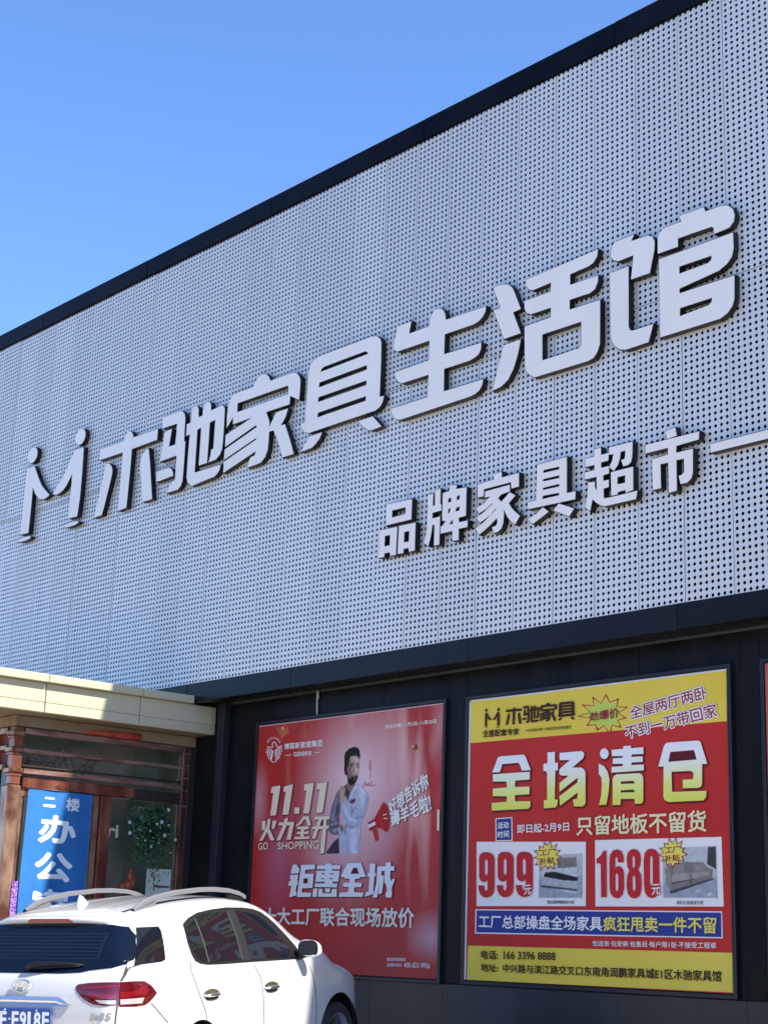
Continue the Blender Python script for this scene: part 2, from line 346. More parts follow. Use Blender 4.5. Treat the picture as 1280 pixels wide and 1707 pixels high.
# traced outlines and print layout, metres on the cladding plane / poster sheet
SIGN = {'M':[[[(-22.036,8.675),(-22.041,8.708),(-22.055,8.738),(-22.078,8.765),(-22.107,8.785),(-22.142,8.798),(-22.179,8.802),(-22.216,8.798),(-22.25,8.785),(-22.28,8.765),(-22.303,8.738),(-22.317,8.708),(-22.322,8.675),(-22.317,8.642),(-22.303,8.612),(-22.28,8.585),(-22.25,8.565),(-22.216,8.552),(-22.179,8.548),(-22.142,8.552),(-22.107,8.565),(-22.078,8.585),(-22.055,8.612),(-22.041,8.642)]],[[(-20.622,8.672),(-20.627,8.705),(-20.641,8.736),(-20.663,8.762),(-20.691,8.782),(-20.725,8.795),(-20.761,8.799),(-20.797,8.795),(-20.83,8.782),(-20.859,8.762),(-20.881,8.736),(-20.895,8.705),(-20.9,8.672),(-20.895,8.639),(-20.881,8.609),(-20.859,8.582),(-20.83,8.562),(-20.797,8.549),(-20.761,8.545),(-20.725,8.549),(-20.692,8.562),(-20.663,8.582),(-20.641,8.608),(-20.627,8.639)]],[[(-22.002,7.328),(-22.009,7.336),(-22.029,7.343),(-22.063,7.35),(-22.106,7.354),(-22.156,7.357),(-22.21,7.358),(-22.264,7.357),(-22.314,7.354),(-22.357,7.35),(-22.391,7.343),(-22.411,7.336),(-22.418,7.328),(-22.411,7.32),(-22.391,7.313),(-22.357,7.306),(-22.314,7.302),(-22.264,7.299),(-22.21,7.298),(-22.156,7.299),(-22.106,7.302),(-22.063,7.306),(-22.029,7.313),(-22.009,7.32)]],[[(-20.614,7.327),(-20.621,7.335),(-20.642,7.343),(-20.676,7.349),(-20.721,7.354),(-20.772,7.357),(-20.828,7.358),(-20.884,7.357),(-20.935,7.354),(-20.98,7.349),(-21.014,7.343),(-21.035,7.335),(-21.042,7.327),(-21.035,7.319),(-21.014,7.311),(-20.98,7.305),(-20.935,7.3),(-20.884,7.297),(-20.828,7.296),(-20.772,7.297),(-20.721,7.3),(-20.676,7.305),(-20.642,7.311),(-20.621,7.319)]],[[(-22.311,8.479),(-22.085,8.477),(-21.996,8.344),(-21.919,8.242),(-21.817,8.123),(-21.695,8.02),(-21.543,7.914),(-21.604,7.892),(-21.694,7.878),(-21.788,7.886),(-21.877,7.924),(-21.972,7.998),(-22.047,8.092),(-22.086,8.137),(-22.081,7.974),(-22.082,7.813),(-22.094,7.409),(-22.351,7.421),(-22.342,7.798),(-22.332,8.146)]],[[(-20.885,8.491),(-20.641,8.48),(-20.626,8.063),(-20.631,7.694),(-20.666,7.423),(-20.908,7.429),(-20.909,7.758),(-20.905,7.973),(-20.912,8.131),(-20.974,8.058),(-21.05,7.977),(-21.141,7.915),(-21.237,7.885),(-21.35,7.878),(-21.446,7.908),(-21.366,7.976),(-21.265,8.054),(-21.126,8.173),(-20.998,8.354)]]],'木':[[[(-20.169,8.349),(-19.515,8.343),(-19.498,8.407),(-19.452,8.451),(-19.393,8.463),(-19.329,8.434),(-19.292,8.387),(-19.283,8.343),(-18.649,8.332),(-18.652,8.176),(-19.294,8.172),(-19.295,7.981),(-19.304,7.73),(-19.314,7.481),(-19.324,7.314),(-19.538,7.304),(-19.533,7.522),(-19.525,7.842),(-19.526,8.171),(-20.154,8.183)]],[[(-19.963,8.097),(-19.889,8.074),(-19.822,8.033),(-19.778,7.97),(-19.779,7.891),(-19.813,7.78),(-19.874,7.595),(-19.93,7.428),(-19.976,7.319),(-20.186,7.316),(-20.114,7.53),(-20.045,7.795),(-19.99,7.973)]],[[(-18.855,8.093),(-18.796,7.88),(-18.739,7.621),(-18.672,7.319),(-18.907,7.32),(-18.957,7.52),(-19.003,7.72),(-19.038,7.891),(-19.025,7.985),(-18.982,8.044),(-18.92,8.079)]]],'驰':[[[(-18.558,8.474),(-18.111,8.476),(-18.049,8.448),(-18.005,8.407),(-17.986,8.351),(-17.981,8.265),(-17.976,8.01),(-17.944,7.998),(-17.941,7.806),(-17.946,7.528),(-17.952,7.446),(-17.984,7.378),(-18.049,7.339),(-18.318,7.339),(-18.271,7.414),(-18.199,7.475),(-18.145,7.488),(-18.132,7.508),(-18.133,7.658),(-18.13,7.84),(-18.538,7.834),(-18.504,8.026),(-18.463,8.252),(-18.297,8.254),(-18.313,8.157),(-18.341,8.006),(-18.173,8.006),(-18.173,8.146),(-18.171,8.307),(-18.531,8.314)]],[[(-18.603,7.699),(-18.304,7.697),(-18.237,7.665),(-18.199,7.615),(-18.185,7.561),(-18.592,7.549)]],[[(-17.829,8.438),(-17.792,8.462),(-17.746,8.461),(-17.7,8.441),(-17.675,8.402),(-17.662,8.282),(-17.569,8.285),(-17.562,8.395),(-17.529,8.448),(-17.47,8.463),(-17.414,8.44),(-17.384,8.396),(-17.378,8.311),(-17.141,8.331),(-17.095,8.316),(-17.061,8.271),(-17.057,8.206),(-17.055,7.986),(-17.058,7.787),(-17.071,7.699),(-17.116,7.636),(-17.2,7.59),(-17.356,7.585),(-17.321,7.678),(-17.313,7.75),(-17.262,7.757),(-17.262,7.903),(-17.258,8.159),(-17.389,8.147),(-17.388,7.967),(-17.394,7.584),(-17.583,7.585),(-17.58,7.778),(-17.579,8.12),(-17.674,8.108),(-17.671,7.843),(-17.673,7.502),(-17.08,7.493),(-17.09,7.441),(-17.129,7.395),(-17.199,7.359),(-17.715,7.327),(-17.78,7.362),(-17.832,7.413),(-17.854,7.473),(-17.856,7.695),(-17.848,7.973),(-17.841,8.084),(-17.929,8.074),(-17.932,8.239),(-17.839,8.247),(-17.836,8.364)]]],'家':[[[(-16.986,7.984),(-16.995,8.162),(-16.984,8.287),(-16.951,8.358),(-16.894,8.413),(-16.801,8.425),(-16.447,8.424),(-16.407,8.482),(-16.343,8.534),(-16.262,8.557),(-16.186,8.538),(-16.122,8.489),(-16.079,8.421),(-15.605,8.414),(-15.531,8.386),(-15.478,8.336),(-15.452,8.278),(-15.45,8.156),(-15.461,8.019),(-15.647,8.114),(-15.652,8.003),(-16.134,8.01),(-16.055,7.865),(-16.056,7.785),(-15.916,7.956),(-15.677,7.953),(-15.72,7.855),(-15.813,7.755),(-15.726,7.754),(-15.626,7.565),(-15.515,7.322),(-15.743,7.322),(-15.838,7.527),(-15.956,7.725),(-16.051,7.727),(-16.052,7.61),(-16.061,7.49),(-16.105,7.406),(-16.189,7.348),(-16.262,7.34),(-16.479,7.336),(-16.442,7.428),(-16.408,7.463),(-16.333,7.467),(-16.308,7.523),(-17.004,7.369),(-17.003,7.518),(-16.321,7.677),(-16.312,7.705),(-17.002,7.549),(-17.004,7.687),(-16.318,7.847),(-16.339,7.88),(-16.997,7.724),(-17.0,7.885),(-16.418,8.005),(-16.847,8.002),(-16.857,8.106)],[(-16.772,8.277),(-15.709,8.267),(-15.692,8.242),(-15.692,8.148),(-16.776,8.151)]]],'具':[[[(-15.314,7.693),(-15.301,8.061),(-15.295,8.311),(-15.27,8.411),(-15.211,8.47),(-15.119,8.504),(-14.09,8.5),(-14.001,8.478),(-13.941,8.43),(-13.917,8.373),(-13.912,8.13),(-13.915,7.693),(-13.835,7.686),(-13.857,7.62),(-13.898,7.57),(-13.982,7.54),(-15.24,7.532),(-15.321,7.565),(-15.372,7.618),(-15.393,7.685)],[(-15.057,8.284),(-15.036,8.321),(-14.991,8.339),(-14.213,8.341),(-14.168,8.322),(-14.149,8.292)],[(-15.067,8.151),(-14.166,8.154),(-14.163,8.093),(-15.072,8.087)],[(-15.074,7.96),(-14.163,7.96),(-14.162,7.899),(-15.077,7.896)],[(-15.071,7.758),(-14.159,7.762),(-14.163,7.701),(-15.076,7.697)]],[[(-15.213,7.485),(-14.972,7.484),(-15.014,7.416),(-15.087,7.361),(-15.163,7.325),(-15.374,7.318),(-15.293,7.404)]],[[(-14.285,7.474),(-14.028,7.476),(-13.953,7.405),(-13.864,7.317),(-14.041,7.308),(-14.099,7.324),(-14.174,7.37),(-14.235,7.423)]]],'生':[[[(-13.628,8.504),(-13.394,8.501),(-13.429,8.355),(-13.075,8.354),(-13.071,8.435),(-13.035,8.502),(-12.977,8.535),(-12.902,8.524),(-12.848,8.488),(-12.817,8.43),(-12.807,8.357),(-12.157,8.34),(-12.165,8.281),(-12.206,8.229),(-12.269,8.193),(-12.353,8.179),(-12.816,8.186),(-12.819,7.943),(-12.22,7.927),(-12.225,7.855),(-12.259,7.801),(-12.328,7.777),(-12.398,7.763),(-12.813,7.767),(-12.81,7.497),(-12.181,7.49),(-12.193,7.431),(-12.234,7.378),(-12.303,7.348),(-12.387,7.337),(-13.535,7.325),(-13.613,7.348),(-13.67,7.404),(-13.714,7.496),(-13.072,7.493),(-13.068,7.762),(-13.524,7.768),(-13.588,7.8),(-13.638,7.867),(-13.659,7.934),(-13.067,7.938),(-13.068,8.177),(-13.629,8.186),(-13.686,8.229),(-13.696,8.27),(-13.669,8.375),(-13.635,8.5)]]],'活':[[[(-12.046,8.53),(-11.957,8.531),(-11.881,8.522),(-11.812,8.5),(-11.751,8.444),(-11.712,8.369),(-11.62,8.159),(-11.735,8.151),(-11.615,7.879),(-11.868,7.878),(-12.035,8.258),(-11.928,8.257)]],[[(-11.866,7.804),(-11.614,7.806),(-11.656,7.647),(-11.719,7.495),(-11.799,7.39),(-11.902,7.337),(-12.03,7.322),(-11.966,7.522),(-11.895,7.732)]],[[(-11.548,8.476),(-10.516,8.512),(-10.525,8.443),(-10.573,8.386),(-10.641,8.363),(-10.903,8.349),(-10.903,8.226),(-10.512,8.221),(-10.519,8.145),(-10.559,8.08),(-10.627,8.056),(-10.909,8.062),(-10.908,7.949),(-10.486,7.939),(-10.49,7.465),(-10.52,7.387),(-10.573,7.331),(-10.653,7.314),(-11.404,7.322),(-11.476,7.367),(-11.528,7.424),(-11.548,7.496),(-11.557,7.937),(-11.175,7.939),(-11.172,8.05),(-11.471,8.055),(-11.53,8.089),(-11.56,8.143),(-11.565,8.233),(-11.178,8.232),(-11.174,8.335),(-11.446,8.326),(-11.505,8.355),(-11.542,8.406)],[(-11.297,7.777),(-10.742,7.773),(-10.742,7.51),(-10.776,7.486),(-11.294,7.482)]]],'馆':[[[(-10.293,8.519),(-10.031,8.524),(-10.068,8.461),(-9.848,8.455),(-9.788,8.423),(-9.762,8.364),(-9.767,8.276),(-9.83,8.042),(-10.071,8.044),(-10.036,8.299),(-10.243,8.295),(-10.306,8.327),(-10.341,8.377),(-10.337,8.441)]],[[(-10.351,8.198),(-10.104,8.195),(-10.108,7.541),(-10.086,7.497),(-10.048,7.485),(-9.792,7.486),(-9.853,7.311),(-10.148,7.307),(-10.233,7.335),(-10.31,7.406),(-10.344,7.491)]],[[(-9.723,8.218),(-9.721,8.389),(-9.697,8.439),(-9.637,8.47),(-9.423,8.47),(-9.448,8.535),(-9.147,8.532),(-9.127,8.479),(-8.922,8.473),(-8.853,8.45),(-8.799,8.395),(-8.781,8.321),(-8.796,8.265),(-8.845,8.22),(-8.901,8.214),(-9.027,8.211),(-9.032,8.274),(-9.06,8.296),(-9.47,8.303),(-9.471,8.215)]],[[(-9.709,8.151),(-8.806,8.152),(-8.803,7.988),(-8.826,7.91),(-8.882,7.855),(-8.98,7.812),(-9.461,7.765),(-9.458,7.714),(-8.801,7.71),(-8.808,7.473),(-8.832,7.408),(-8.888,7.353),(-8.978,7.318),(-9.705,7.321)],[(-9.457,7.999),(-9.06,7.994),(-9.068,7.948),(-9.104,7.928),(-9.459,7.921)],[(-9.456,7.56),(-9.063,7.558),(-9.071,7.518),(-9.106,7.492),(-9.458,7.475)]]],'品':[[[(-13.727,6.343),(-13.29,6.33),(-13.292,6.092),(-13.727,6.095)],[(-13.621,6.254),(-13.391,6.252),(-13.394,6.17),(-13.625,6.17)]],[[(-13.827,6.054),(-13.527,6.045),(-13.536,5.718),(-13.633,5.727),(-13.638,5.767),(-13.735,5.768),(-13.737,5.725),(-13.827,5.73)],[(-13.736,5.972),(-13.64,5.97),(-13.644,5.847),(-13.738,5.848)]],[[(-13.496,6.048),(-13.22,6.041),(-13.222,5.72),(-13.319,5.722),(-13.321,5.768),(-13.408,5.768),(-13.41,5.722),(-13.505,5.724)],[(-13.405,5.964),(-13.318,5.963),(-13.32,5.838),(-13.407,5.841)]]],'牌':[[[(-13.026,6.327),(-12.938,6.324),(-12.941,6.184),(-12.904,6.185),(-12.909,6.359),(-12.821,6.359),(-12.82,6.181),(-12.804,6.178),(-12.801,6.108),(-12.944,6.106),(-12.943,6.039),(-12.818,6.041),(-12.822,5.722),(-12.905,5.727),(-12.904,5.962),(-12.942,5.966),(-12.952,5.882),(-12.972,5.805),(-13.0,5.737),(-13.071,5.784),(-13.043,5.859),(-13.028,5.964),(-13.027,6.137)]],[[(-12.782,6.303),(-12.68,6.305),(-12.671,6.373),(-12.559,6.352),(-12.576,6.31),(-12.408,6.299),(-12.41,5.98),(-12.521,5.976),(-12.516,5.922),(-12.381,5.92),(-12.382,5.849),(-12.518,5.851),(-12.517,5.725),(-12.613,5.733),(-12.613,5.844),(-12.804,5.845),(-12.801,5.923),(-12.776,5.928),(-12.722,5.976),(-12.782,5.986)],[(-12.693,6.224),(-12.644,6.226),(-12.646,6.176),(-12.695,6.178)],[(-12.555,6.228),(-12.507,6.23),(-12.513,6.181),(-12.561,6.18)],[(-12.689,6.106),(-12.648,6.108),(-12.665,6.057),(-12.694,6.054)],[(-12.558,6.099),(-12.507,6.103),(-12.511,6.056),(-12.579,6.053)],[(-12.614,5.981),(-12.608,5.922),(-12.671,5.922)]]],'家2':[[[(-12.233,6.296),(-11.986,6.306),(-11.995,6.365),(-11.875,6.371),(-11.871,6.304),(-11.618,6.307),(-11.616,6.158),(-11.722,6.156),(-11.731,6.228),(-12.137,6.226),(-12.143,6.149),(-12.23,6.151)]],[[(-12.116,6.196),(-11.749,6.201),(-11.748,6.13),(-11.874,6.119),(-11.923,6.088),(-11.872,6.036),(-11.748,6.118),(-11.667,6.069),(-11.761,6.002),(-11.718,5.943),(-11.672,5.896),(-11.596,5.835),(-11.666,5.752),(-11.723,5.798),(-11.777,5.853),(-11.816,5.922),(-11.836,5.956),(-11.831,5.902),(-11.837,5.807),(-11.866,5.744),(-11.912,5.718),(-11.981,5.713),(-12.002,5.781),(-11.944,5.786),(-11.925,5.816),(-11.93,5.874),(-12.022,5.816),(-12.106,5.774),(-12.199,5.732),(-12.256,5.808),(-12.14,5.853),(-12.024,5.919),(-11.94,5.972),(-11.956,5.978),(-12.04,5.916),(-12.191,5.862),(-12.244,5.929),(-12.134,5.967),(-11.996,6.039),(-12.011,6.045),(-12.104,5.996),(-12.205,5.971),(-12.25,6.036),(-12.145,6.06),(-12.037,6.129),(-12.119,6.13)]]],'具2':[[[(-11.352,6.342),(-10.938,6.344),(-10.936,5.957),(-10.817,5.956),(-10.821,5.873),(-11.483,5.886),(-11.484,5.961),(-11.366,5.962)],[(-11.263,6.268),(-11.039,6.262),(-11.039,6.232),(-11.267,6.235)],[(-11.266,6.171),(-11.038,6.168),(-11.038,6.138),(-11.269,6.144)],[(-11.269,6.077),(-11.037,6.077),(-11.039,6.047),(-11.272,6.053)],[(-11.271,5.992),(-11.04,5.982),(-11.04,5.954),(-11.275,5.956)]],[[(-11.266,5.867),(-11.186,5.808),(-11.294,5.761),(-11.411,5.715),(-11.482,5.777),(-11.361,5.814)]],[[(-11.043,5.867),(-10.936,5.821),(-10.838,5.779),(-10.904,5.707),(-11.014,5.759),(-11.118,5.807)]]],'超':[[[(-10.564,6.344),(-10.479,6.349),(-10.475,6.268),(-10.374,6.27),(-10.379,6.192),(-10.475,6.191),(-10.475,6.134),(-10.371,6.132),(-10.371,6.057),(-10.447,6.052),(-10.447,5.992),(-10.375,5.991),(-10.376,5.916),(-10.443,5.913),(-10.44,5.811),(-10.352,5.805),(-10.009,5.809),(-10.029,5.729),(-10.432,5.728),(-10.48,5.746),(-10.536,5.782),(-10.588,5.832),(-10.621,5.712),(-10.69,5.765),(-10.657,5.87),(-10.645,6.015),(-10.556,6.004),(-10.56,5.954),(-10.532,5.898),(-10.532,6.053),(-10.694,6.056),(-10.695,6.127),(-10.56,6.129),(-10.56,6.183),(-10.682,6.185),(-10.683,6.272),(-10.564,6.27)]],[[(-10.37,6.326),(-10.066,6.322),(-10.072,6.172),(-10.084,6.125),(-10.115,6.097),(-10.185,6.092),(-10.212,6.163),(-10.169,6.164),(-10.161,6.191),(-10.157,6.25),(-10.22,6.25),(-10.228,6.192),(-10.256,6.122),(-10.31,6.071),(-10.367,6.119),(-10.327,6.18),(-10.311,6.247),(-10.371,6.25)]],[[(-10.345,6.063),(-10.061,6.063),(-10.063,5.828),(-10.156,5.818),(-10.159,5.847),(-10.257,5.843),(-10.261,5.819),(-10.34,5.821)],[(-10.263,5.998),(-10.158,5.996),(-10.163,5.919),(-10.263,5.921)]]],'市':[[[(-9.657,6.338),(-9.534,6.352),(-9.516,6.268),(-9.633,6.257)]],[[(-9.9,6.252),(-9.249,6.25),(-9.256,6.172),(-9.523,6.165),(-9.528,6.094),(-9.327,6.095),(-9.332,5.857),(-9.352,5.806),(-9.4,5.776),(-9.476,5.775),(-9.498,5.858),(-9.455,5.865),(-9.432,5.884),(-9.433,6.019),(-9.526,6.022),(-9.525,5.721),(-9.621,5.715),(-9.622,6.018),(-9.72,6.021),(-9.717,5.781),(-9.816,5.779),(-9.822,6.09),(-9.625,6.098),(-9.624,6.167),(-9.905,6.167)]]],'dash':[[[(-9.121,6.097),(-6.921,6.097),(-6.921,6.014),(-9.121,6.014)]]]}
PRINT_TEXT = [
('y_top_text','全屋配套专家','p_brown',1,[(-12.539,3.714),(-11.998,3.69),(-11.997,3.621),(-12.537,3.631)],None),
('y_top_text','一站式家居采购广场满足您所有家居需求','p_brown',0,[(-11.927,3.673),(-11.263,3.664),(-11.263,3.631),(-11.927,3.643)],None),
('y_top_text','劲爆价','p_dred',1,[(-11.022,3.772),(-10.634,3.795),(-10.635,3.69),(-11.022,3.684)],None),
('y_top_text','全屋两厅两卧','p_dred',0.5,[(-10.499,3.784),(-9.567,3.918),(-9.544,3.786),(-10.486,3.657)],'p_white'),
('y_top_text','不到一万带回家','p_dred',0.5,[(-10.562,3.598),(-9.456,3.741),(-9.429,3.607),(-10.543,3.473)],'p_white'),
('y_badge','活动','p_white',1,[(-12.296,2.727),(-12.129,2.731),(-12.128,2.663),(-12.295,2.659)],None),
('y_badge','时间','p_white',1,[(-12.291,2.636),(-12.127,2.641),(-12.123,2.569),(-12.289,2.566)],None),
('y_date_text','即日起-2月9日','p_white',1,[(-12.008,2.696),(-11.289,2.699),(-11.288,2.608),(-12.006,2.606)],None),
('y_only','只留地板不留货','p_cream',1,[(-11.191,2.75),(-9.586,2.754),(-9.585,2.553),(-11.191,2.562)],None),
('y_price','元','p_white',1,[(-11.904,2.083),(-11.8,2.091),(-11.798,1.993),(-11.903,1.987)],'p_red2'),
('y_price','元','p_white',1,[(-10.237,2.083),(-10.131,2.09),(-10.132,1.991),(-10.238,1.985)],'p_red2'),
('y_price','工厂','p_dred',1,[(-11.684,2.431),(-11.481,2.44),(-11.481,2.379),(-11.683,2.37)],None),
('y_price','补贴','p_dred',1,[(-11.692,2.352),(-11.486,2.362),(-11.486,2.297),(-11.692,2.287)],None),
('y_price','工厂','p_dred',1,[(-10.07,2.423),(-9.895,2.431),(-9.896,2.375),(-10.071,2.366)],None),
('y_price','补贴','p_dred',1,[(-10.079,2.35),(-9.901,2.358),(-9.902,2.298),(-10.08,2.289)],None),
('y_caption','网红钢琴键真皮大床','p_black',0,[(-11.579,1.935),(-11.218,1.935),(-11.218,1.901),(-11.579,1.9)],None),
('y_caption','网红元宝直排沙发','p_black',0,[(-9.942,1.933),(-9.637,1.934),(-9.637,1.898),(-9.943,1.901)],None),
('y_bar_text','工厂总部操盘全场家具','p_white',1,[(-12.548,1.787),(-10.852,1.786),(-10.852,1.646),(-12.545,1.654)],None),
('y_bar_text','疯狂甩卖一件不留','p_yellow2',1,[(-10.841,1.786),(-9.49,1.792),(-9.494,1.643),(-10.841,1.646)],None),
('y_bar_text','包送货·包安装·包售后·每户限1张·不接受工程单','p_white',0,[(-10.979,1.557),(-9.496,1.569),(-9.497,1.512),(-10.979,1.505)],None),
('y_contact','电话:','p_brown',1,[(-12.507,1.433),(-12.26,1.432),(-12.258,1.345),(-12.504,1.34)],None),
('y_contact', '166 3396 8888', 'p_brown', 1, [(-12.181, 1.429), (-11.465, 1.434), (-11.464, 1.358), (-12.179, 1.351)], None),
('y_contact','地址:','p_brown',1,[(-12.507,1.301),(-12.257,1.297),(-12.256,1.221),(-12.505,1.219)],None),
('y_contact','中兴路与滨江路交叉口东南角润鹏家具城E1区木驰家具馆','p_brown',1,[(-12.188,1.303),(-9.446,1.325),(-9.448,1.226),(-12.186,1.219)],None),
('r_brand_text','博蕊斯家居集团','p_white',1,[(-15.994,3.801),(-15.253,3.802),(-15.248,3.718),(-15.988,3.726)],None),
('r_brand_text','GERBRSI','p_white',1,[(-15.796,3.685),(-15.451,3.678),(-15.447,3.626),(-15.792,3.632)],None),
('r_brand_text','活动日期:11月3日-11月23日','p_white',1,[(-14.13,3.889),(-13.271,3.889),(-13.261,3.84),(-14.128,3.843)],None),
('r_headline','GO','p_ivory',1,[(-16.413,2.614),(-16.218,2.622),(-16.21,2.531),(-16.405,2.525)],None),
('r_headline','SHOPPING','p_ivory',1,[(-16.027,2.612),(-15.237,2.617),(-15.231,2.52),(-16.02,2.527)],None),
('r_callout','好想告诉你','p_white',2,[(-14.038,3.012),(-13.405,3.329),(-13.352,3.148),(-13.998,2.851)],'p_shadow'),
('r_callout','薅羊毛啦!','p_white',2,[(-13.986,2.886),(-13.35,3.096),(-13.304,2.887),(-13.965,2.726)],'p_shadow'),
('r_slogan','十大工厂联合现场放价','p_silver',2,[(-16.242,1.844),(-13.546,1.857),(-13.537,1.638),(-16.231,1.639)],None),
('r_contact','博蕊斯家居集团','p_white',0,[(-13.973,1.318),(-13.665,1.326),(-13.664,1.289),(-13.971,1.28)],None),
('r_contact','全国服务热线:','p_white',0,[(-13.97,1.26),(-13.72,1.264),(-13.718,1.229),(-13.969,1.225)],None),
('r_contact', '400-833 9956', 'p_white', 0, [(-13.689, 1.275), (-13.276, 1.283), (-13.274, 1.224), (-13.687, 1.222)], None),
('r_brand_text','博','p_white',0,[(-16.347,3.841),(-16.337,3.862),(-16.301,3.852),(-16.311,3.831)],None),
('r_brand_text','蕊','p_white',0,[(-16.326,3.872),(-16.303,3.887),(-16.274,3.87),(-16.297,3.855)],None),
('r_brand_text','斯','p_white',0,[(-16.284,3.893),(-16.251,3.9),(-16.234,3.878),(-16.267,3.871)],None),
('r_brand_text','家','p_white',0,[(-16.228,3.901),(-16.19,3.898),(-16.189,3.875),(-16.226,3.878)],None),
('r_brand_text','居','p_white',0,[(-16.167,3.894),(-16.132,3.882),(-16.146,3.863),(-16.18,3.874)],None),
('r_brand_text','集','p_white',0,[(-16.113,3.874),(-16.087,3.855),(-16.113,3.842),(-16.139,3.86)],None),
('r_brand_text','团','p_white',0,[(-16.074,3.844),(-16.061,3.821),(-16.096,3.817),(-16.109,3.839)],None)]
